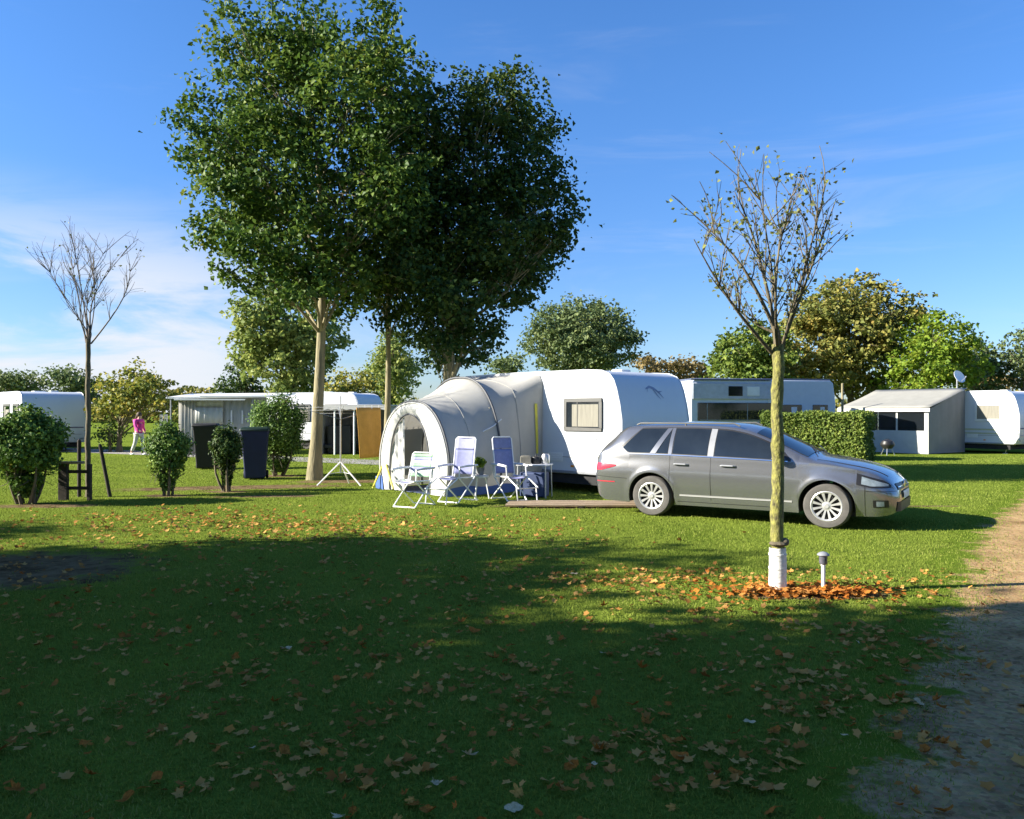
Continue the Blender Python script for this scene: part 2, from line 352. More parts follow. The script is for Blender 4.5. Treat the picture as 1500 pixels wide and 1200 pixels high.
def ground_mat():
    m = bpy.data.materials.new('lawn'); m.use_nodes = True; t = m.node_tree; b = t.nodes['Principled BSDF']
    b.inputs['Roughness'].default_value = 0.95; b.inputs['Specular IOR Level'].default_value = 0.0
    g = N(t, 'ShaderNodeNewGeometry'); pos = g.outputs['Position']
    sp = N(t, 'ShaderNodeSeparateXYZ'); t.links.new(pos, sp.inputs[0])
    n1 = N(t, 'ShaderNodeTexNoise', ins={'Scale': 0.7, 'Detail': 5.0, 'Roughness': 0.65}); t.links.new(pos, n1.inputs['Vector'])
    n2 = N(t, 'ShaderNodeTexNoise', ins={'Scale': 26.0, 'Detail': 5.0, 'Roughness': 0.7}); t.links.new(pos, n2.inputs['Vector'])
    n3 = N(t, 'ShaderNodeTexNoise', ins={'Scale': 3.4, 'Detail': 6.0, 'Roughness': 0.7}); t.links.new(pos, n3.inputs['Vector'])
    f = M('ADD', M('MULTIPLY', n1.outputs['Fac'], 0.5, t=t), M('MULTIPLY', n2.outputs['Fac'], 0.5, t=t), t=t)
    r = N(t, 'ShaderNodeValToRGB'); t.links.new(f, r.inputs[0]); e = r.color_ramp.elements
    e[0].position = 0.34; e[0].color = (0.075, 0.125, 0.012, 1); e[1].position = 0.66; e[1].color = (0.20, 0.265, 0.030, 1)
    e.new(0.5).color = (0.150, 0.200, 0.030, 1)
    s = N(t, 'ShaderNodeValToRGB'); t.links.new(n3.outputs['Fac'], s.inputs[0]); e = s.color_ramp.elements
    e[0].position = 0.35; e[0].color = (0.085, 0.058, 0.030, 1); e[1].position = 0.68; e[1].color = (0.27, 0.20, 0.11, 1)
    tot = None
    for cx, cy, rx, ry, ro in SOIL:
        dx = M('SUBTRACT', sp.outputs['X'], cx, t=t); dy = M('SUBTRACT', sp.outputs['Y'], cy, t=t); ca, sa = math.cos(ro), math.sin(ro)
        a = M('DIVIDE', M('ADD', M('MULTIPLY', dx, ca, t=t), M('MULTIPLY', dy, sa, t=t), t=t), rx, t=t)
        c = M('DIVIDE', M('SUBTRACT', M('MULTIPLY', dy, ca, t=t), M('MULTIPLY', dx, sa, t=t), t=t), ry, t=t)
        d = M('SQRT', M('ADD', M('MULTIPLY', a, a, t=t), M('MULTIPLY', c, c, t=t), t=t), t=t)
        d = M('ADD', d, M('MULTIPLY', M('SUBTRACT', n3.outputs['Fac'], 0.5, t=t), 2.2, t=t), t=t)
        k = MR(d, 1.15, 0.65, t=t); tot = k if tot is None else M('MAXIMUM', tot, k, t=t)
    mixn = N(t, 'ShaderNodeMix', data_type='RGBA'); t.links.new(tot, mixn.inputs['Factor'])
    t.links.new(r.outputs[0], mixn.inputs[6]); t.links.new(s.outputs[0], mixn.inputs[7]); t.links.new(mixn.outputs[2], b.inputs['Base Color'])
    n4 = N(t, 'ShaderNodeTexNoise', ins={'Scale': 55.0, 'Detail': 3.0}); t.links.new(pos, n4.inputs['Vector'])
    bp = N(t, 'ShaderNodeBump', ins={'Strength': 0.9, 'Distance': 0.04}); t.links.new(n4.outputs['Fac'], bp.inputs['Height']); t.links.new(bp.outputs[0], b.inputs['Normal'])
    return m
LAWN = ground_mat()
gm = MB(); gm.add([(-2500, -60, 0), (2500, -60, 0), (2500, 4000, 0), (-2500, 4000, 0)], [(0, 1, 2, 3)])
tag(gm.build('ground', LAWN, smooth=0, fixn=False), 'mown green campsite lawn with bare patches and scattered leaves', 'ground', kind='structure')

def gravel_mat(name, a, b_, c):
    m = mat(name, a, 0.95, var=0.25, scale=2.0, bump=0.8, bscale=70, col2=b_)
    t = m.node_tree; b = t.nodes['Principled BSDF']; b.inputs['Specular IOR Level'].default_value = 0.0
    v = N(t, 'ShaderNodeTexVoronoi', ins={'Scale': 38.0}); co = N(t, 'ShaderNodeTexCoord'); t.links.new(co.outputs['Object'], v.inputs['Vector'])
    old = b.inputs['Base Color'].links[0].from_socket
    mixn = N(t, 'ShaderNodeMix', data_type='RGBA', blend_type='OVERLAY'); mixn.inputs['Factor'].default_value = 0.45
    rr = N(t, 'ShaderNodeHueSaturation', ins={'Saturation': 0.25}); t.links.new(v.outputs['Color'], rr.inputs['Color'])
    t.links.new(old, mixn.inputs[6]); t.links.new(rr.outputs[0], mixn.inputs[7]); t.links.new(mixn.outputs[2], b.inputs['Base Color'])
    return m
GRAVEL = gravel_mat('gravel', (0.20, 0.130, 0.062), (0.33, 0.225, 0.112), None)
def path_width(y): return 2.6 + 0.02 * y
def ribbon(name, left, width, z, mt, label):
    rng = random.Random(4); rows = []; L = []
    for (x0, y0), (x1, y1) in zip(left[:-1], left[1:]):
        n = max(2, int(math.hypot(x1 - x0, y1 - y0) / 0.12)) if y0 < 16 else 3
        for i in range(n): k = i / n; L.append((x0 + (x1 - x0) * k, y0 + (y1 - y0) * k))
    for i, (x, y) in enumerate(L):
        j = 0.09 * math.sin(i * 0.9) + 0.06 * math.sin(i * 2.3 + 1) + rng.uniform(-.05, .05)
        rows.append([Vector((x + j - .38, y + .15, z)), Vector((x + j + .30, y - .12, z)), Vector((x + width + j, y - width * 0.4, z)), Vector((x + width + j + .8, y - width * 0.4 - .3, z))])
    mb = MB(); mb.grid(rows); o = mb.build(name, mt, smooth=0, fixn=False)
    at = o.data.attributes.new('verge', 'FLOAT', 'POINT'); at.data.foreach_set('value', [0.0, 1.0, 1.0, 0.0] * len(rows))
    t = mt.node_tree; bs = t.nodes['Principled BSDF']; old = bs.inputs['Base Color'].links[0].from_socket
    an = N(t, 'ShaderNodeAttribute', attribute_name='verge'); co = N(t, 'ShaderNodeTexCoord'); nz = N(t, 'ShaderNodeTexNoise', ins={'Scale': 5.0, 'Detail': 7.0, 'Roughness': 0.7}); t.links.new(co.outputs['Object'], nz.inputs['Vector'])
    fac = MR(M('ADD', an.outputs['Fac'], M('MULTIPLY', M('SUBTRACT', nz.outputs['Fac'], 0.5, t=t), 1.5, t=t), t=t), 0.36, 0.66, t=t)
    mxx = N(t, 'ShaderNodeMix', data_type='RGBA'); t.links.new(fac, mxx.inputs['Factor']); mxx.inputs[6].default_value = (0.105, 0.155, 0.018, 1); t.links.new(old, mxx.inputs[7]); t.links.new(mxx.outputs[2], bs.inputs['Base Color']); return tag(o, label, 'path', kind='structure')
ribbon('gravel_path', PATH_L, 3.2, 0.004, GRAVEL, 'pale sandy gravel path along the right edge of the lawn')
ROADM = gravel_mat('road_grey', (0.17, 0.16, 0.15), (0.27, 0.26, 0.24), None)
mb = MB(); a, b = (-34, 42.5), (1.5, 21.6); dx, dy = b[0] - a[0], b[1] - a[1]; l = math.hypot(dx, dy); nx, ny = -dy / l, dx / l
mb.add([(a[0], a[1], .004), (b[0], b[1], .004), (b[0] + nx * 1.9, b[1] + ny * 1.9, .004), (a[0] + nx * 2.2, a[1] + ny * 2.2, .004)], [(0, 1, 2, 3)])
tag(mb.build('camp_road', ROADM, smooth=0), 'grey gravel lane running behind the shrubs', 'road', kind='structure')

def path_left(y): return np.interp(y, [p[1] for p in PATH_L], [p[0] for p in PATH_L])
def bare(x, y):
    k = np.zeros_like(x)
    for cx, cy, rx, ry, ro in SOIL:
        ca, sa = math.cos(ro), math.sin(ro); dx, dy = x - cx, y - cy
        d = np.sqrt(((dx * ca + dy * sa) / rx) ** 2 + ((dy * ca - dx * sa) / ry) ** 2); k = np.maximum(k, np.clip((1.15 - d) / 0.4, 0, 1))
    k = np.maximum(k, np.clip((x - path_left(y) + 0.30 + 0.22 * noise2(x * 1.4, y * 1.4, .6)) / 0.75, 0, 1))
    return k
# grass blades: one uncountable mass
rng = np.random.default_rng(11)
n = 420000; Y = np.exp(rng.uniform(math.log(2.2), math.log(30), n)); X = rng.uniform(-1, 1, n) * (Y * 0.66 + 1.6)
keep = rng.uniform(0, 1, n) > bare(X, Y) * 0.97 + 0.10 * (noise2(X, Y) > 0.55); X, Y = X[keep], Y[keep]; n = len(X)
h = rng.uniform(0.010, 0.030, n) * (1 + Y / 60); w = 0.0026 * (1 + Y / 7.5); a = rng.uniform(0, 6.283, n); l = rng.uniform(0.1, 0.9, n) * h; la = rng.uniform(0, 6.283, n)
p = np.stack([X, Y, np.full(n, -0.003)], 1); d = np.stack([np.cos(a) * w, np.sin(a) * w, np.zeros(n)], 1)
tip = p + np.stack([np.cos(la) * l, np.sin(la) * l, h], 1)
v = np.stack([p - d, p + d, tip], 1).reshape(-1, 3); i = np.arange(n) * 3
GRASSM = leafmat('grass_blades', [(0.05, (0.095, 0.130, 0.024)), (0.45, (0.178, 0.232, 0.036)), (0.8, (0.235, 0.280, 0.052)), (1.0, (0.36, 0.33, 0.12))], trans=0.30, nscale=0.8, rough=.7, spec=.05)
tag(npmesh('grass', v, np.stack([i, i + 1, i + 2], 1), GRASSM), 'short green lawn grass', 'grass', kind='stuff')

# ------------------------------------------------------------------ trees and shrubs
LF_MAPLE = leafmat('maple_leaf', [(0.0, (0.030, 0.068, 0.013)), (0.45, (0.068, 0.127, 0.021)), (0.8, (0.144, 0.212, 0.030)), (1.0, (0.237, 0.237, 0.043))], 0.30)
LF_DARK = leafmat('dark_leaf', [(0.0, (0.020, 0.048, 0.011)), (0.5, (0.046, 0.089, 0.018)), (1.0, (0.122, 0.159, 0.026))], 0.25)
LF_WILLOW = leafmat('willow_leaf', [(0.0, (0.108, 0.159, 0.043)), (0.5, (0.216, 0.273, 0.064)), (1.0, (0.359, 0.359, 0.086))], 0.35)
LF_OLIVE = leafmat('olive_leaf', [(0.0, (0.073, 0.114, 0.046)), (0.5, (0.138, 0.186, 0.068)), (1.0, (0.227, 0.259, 0.089))], 0.3)
LF_AUTUMN = leafmat('autumn_leaf', [(0.0, (0.098, 0.130, 0.033)), (0.4, (0.189, 0.202, 0.046)), (0.75, (0.286, 0.247, 0.058)), (1.0, (0.338, 0.221, 0.052))], 0.3)
LF_LIME = leafmat('lime_leaf', [(0.0, (0.081, 0.149, 0.017)), (0.5, (0.184, 0.276, 0.029)), (1.0, (0.322, 0.356, 0.046))], 0.4)
LF_YELLOW = leafmat('yellow_leaf', [(0.0, (0.084, 0.140, 0.028)), (0.5, (0.238, 0.252, 0.042)), (0.85, (0.420, 0.336, 0.056)), (1.0, (0.350, 0.140, 0.042))], 0.35)
LF_SHRUB = leafmat('shrub_leaf', [(0.0, (0.038, 0.085, 0.019)), (0.5, (0.104, 0.190, 0.034)), (0.9, (0.247, 0.342, 0.067)), (1.0, (0.247, 0.142, 0.057))], 0.25, nscale=3.0)
LF_HEDGE = leafmat('hedge_leaf', [(0.0, (0.041, 0.081, 0.016)), (0.5, (0.135, 0.196, 0.035)), (1.0, (0.257, 0.297, 0.054))], 0.3, nscale=2.0)
LF_RUST = leafmat('rust_leaf', [(0.0, (0.12, 0.11, 0.045)), (0.6, (0.21, 0.155, 0.06)), (1.0, (0.27, 0.20, 0.07))], 0.3)

def lobes_px(lst, Y, seed, depth, both=True):
    r = random.Random(seed); out = []
    for x, y, rad in lst:
        for sgn in ((-1, 1) if both else (0,)):
            yy = Y + sgn * r.uniform(0.15, 1.0) * depth
            p = P3(x, y, Y); out.append(((p.x, yy, p.z), rad / 1200 * Y))
    return out
L1 = [(365,62,55),(455,55,62),(545,88,60),(330,150,62),(430,165,80),(540,185,75),(600,150,48),(305,235,52),(400,265,85),(510,285,85),(335,335,55),(430,365,75),(520,395,62),(470,425,48),(390,400,48),(590,250,55),(300,190,34),(345,285,60),(585,320,55),(430,110,50)]
leafy_tree('maple_tree', 'tallest dark green maple with pale bare trunk, left of the tunnel awning', 'tree', G(463, 703), 11.0, 0.155,
           lobes_px([(x + (13 if x < 350 else 0), y, r * (.84 if x < 350 or y < 100 else .92)) for x, y, r in L1], 19.4, 3, 1.7), MT['bark_sun'], LF_MAPLE, per=36, spread=0.21, dens=36, size=0.125, seed=5, group='maples behind the awning', lean=(0.25, 0.2), twigs=150, fork=0.42, trunk_top=8.6)
L2 = [(565,235,60),(575,310,66),(560,380,58),(600,420,55),(545,425,42),(575,455,36),(625,360,58),(610,180,45)]
leafy_tree('maple_tree', 'thin dark maple trunk rising behind the rounded front of the awning', 'tree', ((566-750)/1200*21.5, 21.5), 9.0, 0.10,
           lobes_px([(x, y, r * .88) for x, y, r in L2], 21.5, 4, 1.4), MT['bark_sun'], LF_DARK, per=34, spread=0.20, dens=26, size=0.125, seed=6, group='maples behind the awning', twigs=20, fork=0.45, trunk_top=7.0)
L3 = [(680,165,46),(738,170,55),(630,190,52),(785,190,44),(700,245,84),(625,285,75),(775,260,56),(660,350,86),(745,340,74),(815,330,36),(610,385,66),(680,430,74),(742,415,58),(645,480,58),(700,495,40),(785,375,48),(655,520,34),(820,280,26),(835,345,20)]
leafy_tree('maple_tree', 'broad dark maple whose crown comes down to the awning roof', 'tree', ((655-750)/1200*20.7, 20.7), 9.3, 0.20,
           lobes_px([(x - (6 if x > 760 else 0), y, r * .84) for x, y, r in L3], 20.7, 7, 1.8), MT['bark_sun'], LF_DARK, per=36, spread=0.21, dens=38, size=0.125, seed=7, group='maples behind the awning', twigs=150, fork=0.28, trunk_top=7.4)

# trees standing outside the frame to the left: they throw the shade over the foreground
def round_lobes(c, rx, rz, k, lr, seed):
    r = np.random.default_rng(seed); d = rdir(r, k); q = d * r.uniform(0.35, 0.8, (k, 1)) * np.array([rx, rx, rz]) + np.array(c)
    return [(tuple(p), lr * r.uniform(0.75, 1.25)) for p in q]
SHADE = [(-17.9, 5.3, 3.1, 3.4, 5.7, 2.4), (-9.2, 1.4, 3.3, 3.4, 5.4, 2.6), (-15.5, 0.6, 3.6, 3.6, 6.0, 2.8), (-7.7, 8.4, 1.35, 1.1, 2.75, 1.2), (-17.8, 9.8, 1.5, 1.9, 4.0, 1.4)]
for k, (x, y, rx, rz, cz, tr) in enumerate(SHADE):
    lab = ['lawn maple beyond the left edge, second from the camera', 'lawn maple beside the camera, beyond the left edge', 'lawn maple farthest to the left of the camera', 'small maple whose leaf tips reach in at the left edge', 'small maple far out beyond the left edge'][k]
    leafy_tree('lawn_maple', lab, 'tree', (x, y), cz + rz, 0.17, round_lobes((x, y, cz), rx, rz, 30 if rx > 2 else 12, rx * 0.42, 20 + k), MT['bark'], LF_MAPLE,
               per=24, spread=0.32 if rx > 2 else .22, dens=18 if rx > 2 else 30, size=0.26 if rx > 2 else .13, seed=30 + k, group='trees shading the lawn', trunk_top=cz, fork=0.35)

first_ = [o for o in bpy.data.objects if o.name.startswith('lawn_maple')][0]  # copies added out of view to block sky light and deepen the shade
for k, (x, y, rz, s_) in enumerate(((0.8, -5.2, 1.0, 1.25), (13.0, -8.0, 2.2, 1.1), (21.5, -6.0, 3.6, .95), (30.0, -2.0, 4.4, 1.1))):
    o = copy_tree(first_); o.location = (x, y, 0); o.rotation_euler = (0, 0, rz); o.scale = (s_, s_, s_)
    o['label'] = ['maple behind the camera, nearest to it', 'maple behind the camera, second along the path', 'maple behind the camera, third along the path', 'maple right of the camera, farthest along the row'][k]

BG = [ # name, label, category, px, py_base, Y, radius0, lobes, leaf, kwargs
 ('willow_tree', 'pale yellow-green willow behind the tallest maple trunk', 412, 44, [(385,480,42),(430,470,45),(470,500,38),(360,515,30),(405,530,42),(445,540,36),(395,450,30),(440,575,28)], LF_WILLOW, 0.22),
 ('round_tree', 'round olive green tree standing alone behind the white caravan', 848, 55, [(810,480,36),(848,468,38),(885,480,38),(795,505,32),(848,505,46),(900,510,32),(830,525,28),(875,525,28),(912,490,20)], LF_OLIVE, 0.20),
 ('green_tree', 'green leafy tree left of the lichen covered trunk, behind the mobile home', 1090, 46, [(1075,520,34),(1105,505,36),(1130,520,32),(1060,545,26),(1095,550,36),(1130,555,30)], LF_HEDGE, 0.20),
 ('autumn_tree', 'tallest brown-tinged autumn tree behind the mobile home', 1245, 48, [(1200,458,40),(1250,442,38),(1295,458,36),(1185,500,44),(1240,490,52),(1300,495,40),(1210,540,44),(1270,540,46),(1320,475,22),(1165,545,30)], LF_AUTUMN, 0.22),
 ('lime_tree', 'bright yellow-green tree behind the grey awning roof', 1365, 44, [(1350,500,30),(1385,505,34),(1335,535,34),(1375,545,38),(1410,535,30),(1360,480,20),(1320,560,24)], LF_LIME, 0.20),
 ('olive_tree', 'dull green tree beside the bright one, left of the satellite dish', 1432, 52, [(1425,520,24),(1445,530,22),(1410,545,26),(1440,555,24)], LF_OLIVE, 0.2),
 ('edge_tree', 'dark green tree cut by the right edge of the picture', 1500, 50, [(1490,515,20),(1515,505,30),(1500,545,28),(1530,545,30)], LF_OLIVE, 0.2),
 ('yellowing_bush', 'yellowing round tree with reddish tips above the person in pink', 176, 33, [(165,570,24),(200,555,26),(230,575,22),(180,592,24),(215,588,20),(160,590,18),(205,580,24),(245,590,12)], LF_YELLOW, 0.14),
 ('small_conifer', 'small dark rounded conifer above the flat white canopy', 352, 50, [(350,555,18),(340,570,18),(368,568,18),(355,580,16)], LF_DARK, 0.18),
 ('tall_shrub', 'tall thin pale poplar beside the thin dark trunk', 578, 60, [(575,520,24),(565,545,26),(590,545,24),(575,570,28),(580,500,14)], LF_WILLOW, 0.22),
 ('garden_bush', 'round bush between the two maple trunks, green with brown tips', 517, 40, [(505,565,20),(525,562,20),(540,578,18),(498,582,18),(520,585,22)], LF_YELLOW, 0.16),
 ('pale_tree', 'pale hazy tree behind the blue caravan on the left', 105, 62, [(95,550,16),(115,555,18),(105,570,20),(130,572,16)], LF_OLIVE, 0.22),
 ('low_tree', 'low olive tree at the left edge above the blue caravan', 28, 62, [(15,560,16),(40,558,16),(25,572,18),(55,570,12),(-5,565,18)], LF_OLIVE, 0.22),
 ('small_tree', 'small green tree peeping over the awning, left of the round one', 742, 55, [(735,540,16),(755,535,16),(745,552,18)], LF_OLIVE, 0.2),
 ('rust_bush', 'rust brown autumn bush behind the roof of the white caravan', 1010, 50, [(985,545,18),(1010,540,20),(1032,548,18),(960,540,14),(945,535,16)], LF_RUST, 0.2),
 ('rust_hedge_tree', 'rusty low tree beyond the satellite dish at the far right', 1465, 56, [(1455,560,14),(1480,556,14),(1470,568,14)], LF_RUST, 0.2),
 ('dark_shrub', 'dark rounded shrub behind the staked sapling', 160, 33, [(155,628,16),(168,635,14),(158,642,14)], LF_DARK, 0.10),
]
for k, (nm, lab, px, Yd, lob, lf, sz) in enumerate(BG):
    lo = lobes_px(lob, Yd, 50 + k, max(0.5, 0.012 * Yd + max(l[2] for l in lob) / 1200 * Yd * 0.7))
    x = (px - 750) / 1200 * Yd; top = max(l[0][2] + l[1] for l in lo)
    leafy_tree(nm, lab, 'tree' if 'bush' not in nm and 'shrub' not in nm else 'bush', (x, Yd), top, 0.02 * top + 0.04, lo, MT['bark'], lf, per=26, spread=0.0058 * Yd, dens=max(15.0, 26000 / Yd ** 2), size=sz * 1.15, seed=60 + k, trunk_top=top * 0.8, fork=0.2)

# far wood closing the horizon
rng = np.random.default_rng(77); C, D = [], []
for x in np.arange(-190, 190, 2.0):
    h = 3.4 + 1.6 * math.sin(x * 0.11) + 1.2 * math.sin(x * 0.37 + 1) + rng.uniform(-.5, .7); yb = 125 + 8 * math.sin(x * .05)
    k = 130; C.append(np.stack([x + rng.normal(size=k) * 1.6, yb + rng.normal(size=k) * 1.5, rng.uniform(0, 1, k) ** 0.8 * h], 1)); D.append(rdir(rng, k))
C = np.concatenate(C); D = np.concatenate(D); v, f = leaf_quads(rng, C, D + np.array([0, -.4, .4]), 0.8 * rng.uniform(0.6, 1.3, len(C)))
tag(npmesh('far_wood', v, f, LF_AUTUMN), 'far hedgerow of autumn trees along the horizon', 'wood', kind='stuff')

def shrub(label, x, y, ht, wd, stem_h, seed, leaf=LF_SHRUB, nstem=5, dens=1.0, name='shrub', group=None, size=0.055):
    rng = np.random.default_rng(seed); t = thing(name, label, 'shrub', (x, y, 0), 0, group); mb = MB()
    zc = stem_h + (ht - stem_h) / 2
    for k in range(nstem):
        a = 6.28 * k / nstem + rng.uniform(0, 1); r0 = wd * 0.10
        limb(mb, (r0 * math.cos(a), r0 * math.sin(a), -0.03), (wd * .28 * math.cos(a), wd * .28 * math.sin(a), zc), 0.030, 0.010, rng, 5, 0.06, 6)
        for _ in range(5):
            b = rng.uniform(0, 6.28); limb(mb, (wd * .15 * math.cos(a), wd * .15 * math.sin(a), zc * rng.uniform(.3, .8)), (wd * .42 * math.cos(b), wd * .42 * math.sin(b), rng.uniform(stem_h * .5, ht * .9)), 0.010, 0.003, rng, 3, 0.1, 4)
    mb.build('stems', MT['bark'], t, smooth=60, fixn=False)
    k = int(5200 * dens * wd * ht); d = rdir(rng, k); rad = rng.uniform(0.35, 1.0, (k, 1)) ** 0.45
    lump = 1 + 0.20 * np.sin(d[:, :1] * 4 + seed) * np.cos(d[:, 2:] * 5 + seed) + 0.07 * np.sin(d[:, 1:2] * 9 + 2 * seed) + 0.12 * rng.normal(size=(k, 1))
    p = d * rad * lump * np.array([wd / 2, wd / 2, (ht - stem_h) / 2]) + np.array([0, 0, zc])
    m = int(k * 0.16); a = rng.uniform(0, 6.28, m); zz = rng.uniform(0.25, 1, m) * stem_h; rr = wd * .18 * rng.uniform(0.3, 1, m) * (0.5 + zz / max(stem_h, .01))
    p = np.concatenate([p, np.stack([rr * np.cos(a), rr * np.sin(a), zz], 1)]); d = np.concatenate([d, rdir(rng, m)])
    v, f = leaf_quads(rng, p, d + np.array([0, 0, .3]) + rng.normal(size=d.shape) * .6, size * rng.uniform(.6, 1.4, len(p)))
    npmesh('foliage', v, f, leaf, t); return t
shrub('large green bush with bare brown stems at the left edge', *G(38, 738), 1.60, 1.17, 0.50, 1, dens=1.0, nstem=8, size=0.07)
shrub('first clipped shrub right of the staked sapling, bright green top', *G(246, 726), 1.36, 0.78, 0.42, 2, group='shrubs along the pitch edge')
shrub('smallest dark clipped shrub between the two wheelie bins', *G(333, 720), 1.30, 0.58, 0.50, 3, group='shrubs along the pitch edge', leaf=LF_DARK)
shrub('tallest clipped shrub with round top, beside the navy bin', *G(408, 697), 1.98, 1.28, 0.42, 4, group='shrubs along the pitch edge', nstem=6)

def box_hedge(label, cx, cy, L, D_, H, rz, seed):
    rng = np.random.default_rng(seed); t = thing('clipped_hedge', label, 'hedge', (cx, cy, 0), rz)
    mb = MB()
    for k in range(14): limb(mb, (-L / 2 + L * (k + .5) / 14, 0, -.05), (-L / 2 + L * (k + .5) / 14 + rng.uniform(-.2, .2), rng.uniform(-.2, .2), H * .8), 0.03, 0.01, rng, 3, .05, 5)
    mb.build('stems', MT['bark'], t, fixn=False)
    A = np.array([L * D_, L * H, L * H, D_ * H, D_ * H]); fc = rng.choice(5, int(A.sum() * 1500), p=A / A.sum()); k = len(fc); u, w = rng.uniform(-.5, .5, k), rng.uniform(-.5, .5, k); P, Nn = np.zeros((k, 3)), np.zeros((k, 3))
    for i in range(5):
        m = fc == i; q = np.zeros((m.sum(), 3)); uu, ww = u[m], w[m]
        if i == 0: q[:, 0] = uu * L; q[:, 1] = ww * D_; q[:, 2] = H; nn = (0, 0, 1)
        elif i < 3: s = -1 if i == 1 else 1; q[:, 0] = uu * L; q[:, 1] = s * D_ / 2; q[:, 2] = (ww + .5) * H; nn = (0, s, 0)
        else: s = -1 if i == 3 else 1; q[:, 0] = s * L / 2; q[:, 1] = uu * D_; q[:, 2] = (ww + .5) * H; nn = (s, 0, 0)
        nn = np.array(nn, float); q -= nn * rng.uniform(-0.04, 0.16, (len(q), 1)) ; P[m] = q; Nn[m] = nn
    P += rng.normal(size=P.shape) * 0.03; P += Nn * (0.05 * np.sin(P[:, :1] * 4 + P[:, 2:] * 5))
    v, f = leaf_quads(rng, P, Nn + rng.normal(size=Nn.shape) * .65, 0.075 * rng.uniform(.6, 1.4, k)); npmesh('foliage', v, f, LF_HEDGE, t)
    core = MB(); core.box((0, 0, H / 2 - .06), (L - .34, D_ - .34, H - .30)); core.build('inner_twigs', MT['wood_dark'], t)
    return t
box_hedge('clipped rectangular green hedge behind the grey car', 11.5 - .82 * 1.7 + .57 * .75, 26.8 + .57 * 1.7 + .82 * .75, 3.4, 1.5, 1.54, math.atan2(-.57, .82), 8)

# bare young trees -------------------------------------------------------------------------------
def bare_tree(name, label, x, y, fork_z, r0, limbs, seed, barkm, ntw, leaf=None, nleaf=0, lsize=0.05, group=None, kink=0.0):
    """limbs: (dx, dz) tip offsets from the fork in the picture plane; returns the thing"""
    rng = np.random.default_rng(seed); t = thing(name, label, 'tree', (x, y, 0), 0, group); tb = MB()
    n = 22; pts = [Vector((kink * math.sin(i / n * 3) + 0.006 * math.sin(i * 0.7) + .003 * math.sin(i * 2.3), 0.008 * math.cos(i * 1.1), fork_z * i / n)) for i in range(n + 1)]
    rr = [r0 * (1.15 if i == 0 else 1) * (1 - 0.18 * i / n) * (1 + 0.05 * math.sin(i * 2.6) + (.12 if i in (7, 13, 18) else 0)) for i in range(n + 1)]
    rr[-1] = rr[-2] * 1.1; rr[-2] *= 1.12
    tb.tube([pts[0] - Vector((0, 0, .1))] + pts, [rr[0]] + rr, 14)
    tb.build('trunk', barkm, t, smooth=60, fixn=False)
    br = MB(); top = pts[-1]; tips = []
    for dx, dz in limbs:
        e = top + Vector((dx, rng.uniform(-.6, .6) * max(abs(dx), .3), dz)); st0 = top + Vector((dx * .06, 0, rng.uniform(-.16, .20) if abs(dx) > .2 else -.05)); ps = limb(br, st0, e, r0 * rng.uniform(.20, .34), 0.0035, rng, 8, 0.075, 6)
        if st0.z > top.z: br.tube([top - Vector((0, 0, .05)), top.lerp(st0, .6) + Vector((.01, 0, 0)), st0], [r0 * .6, r0 * .5, r0 * .42], 6)
        tips.append(ps[-1]); L = (e - top).length
        for _ in range(ntw):
            i = int(rng.integers(2, 8)); st = ps[i]; d = Vector(rng.normal(size=3)); d.z = abs(d.z) * .9 + .35; d.normalize(); d = (d + (ps[i] - ps[i - 1]).normalized() * .9).normalized()
            q = limb(br, st, st + d * L * rng.uniform(.2, .42), 0.0065, 0.0028, rng, 4, 0.06, 4); tips.append(q[-1])
            for _ in range(2):
                s2 = q[int(rng.integers(1, 4))]; d2 = (d + Vector(rng.normal(size=3)) * .6 + Vector((0, 0, .2))).normalized()
                q2 = limb(br, s2, s2 + d2 * L * rng.uniform(.08, .2), 0.0035, 0.0018, rng, 3, .06, 3); tips.append(q2[-1]); tips.append(q2[1])
    br.build('branches', MT['twig'] if barkm is not MT['bark_lichen'] else MT['bark'], t, smooth=60, fixn=False)
    if leaf:
        T = np.array([tuple(p) for p in tips]); idx = rng.integers(0, len(T), nleaf); c = T[idx] + rng.normal(size=(nleaf, 3)) * 0.05 - np.array([0, 0, .02])
        v, f = leaf_quads(rng, c, rng.normal(size=(nleaf, 3)) + np.array([0, 0, .5]), lsize * rng.uniform(.6, 1.3, nleaf)); npmesh('leaves', v, f, leaf, t)
    return t
k = 7.27 / 1200
FT = G(1139, 868)
LF_THIN = leafmat('sparse_leaf', [(0.0, (0.09, 0.10, 0.055)), (0.5, (0.15, 0.17, 0.06)), (0.85, (0.25, 0.27, 0.05)), (1.0, (0.20, 0.14, 0.07))], 0.3)
bare_tree('young_tree', 'lichen covered young tree with white wrapped base and nearly bare crown', FT[0], FT[1], 2.20, 0.058,
          [(-138*k, 140*k), (-105*k, 180*k), (-62*k, 225*k), (-40*k, 245*k), (0*k, 180*k), (30*k, 250*k), (60*k, 230*k), (92*k, 165*k), (-85*k, 100*k), (72*k, 205*k)],
          3, MT['bark_lichen'], 10, LF_THIN, 800, 0.042)
for o in list(bpy.data.objects):
    if o.name.startswith('young_tree'): YT = o
wr = MB(); wr.tube([(0.004, 0, -.02), (0, 0, 0.12), (0.003, 0, .26), (0, 0, .40)], [0.080, 0.076, 0.075, 0.072], 16, cap=False)
for z in (0.10, 0.22, 0.34): wr.tube([(0, 0, z - .008), (0, 0, z + .008)], [0.0785, 0.0785], 16)
wo_ = wr.build('trunk_wrap', MT['wrap'], YT, smooth=50)
kb = MB(); kb.ball((0.055, -.01, 0.45), 0.048, 10, 7, (1, .9, .8)); kb.ball((0.0, -.01, 0.435), 0.078, 12, 6, (1, 1, .35)); kb.build('burr', MT['bark'], YT, smooth=60)

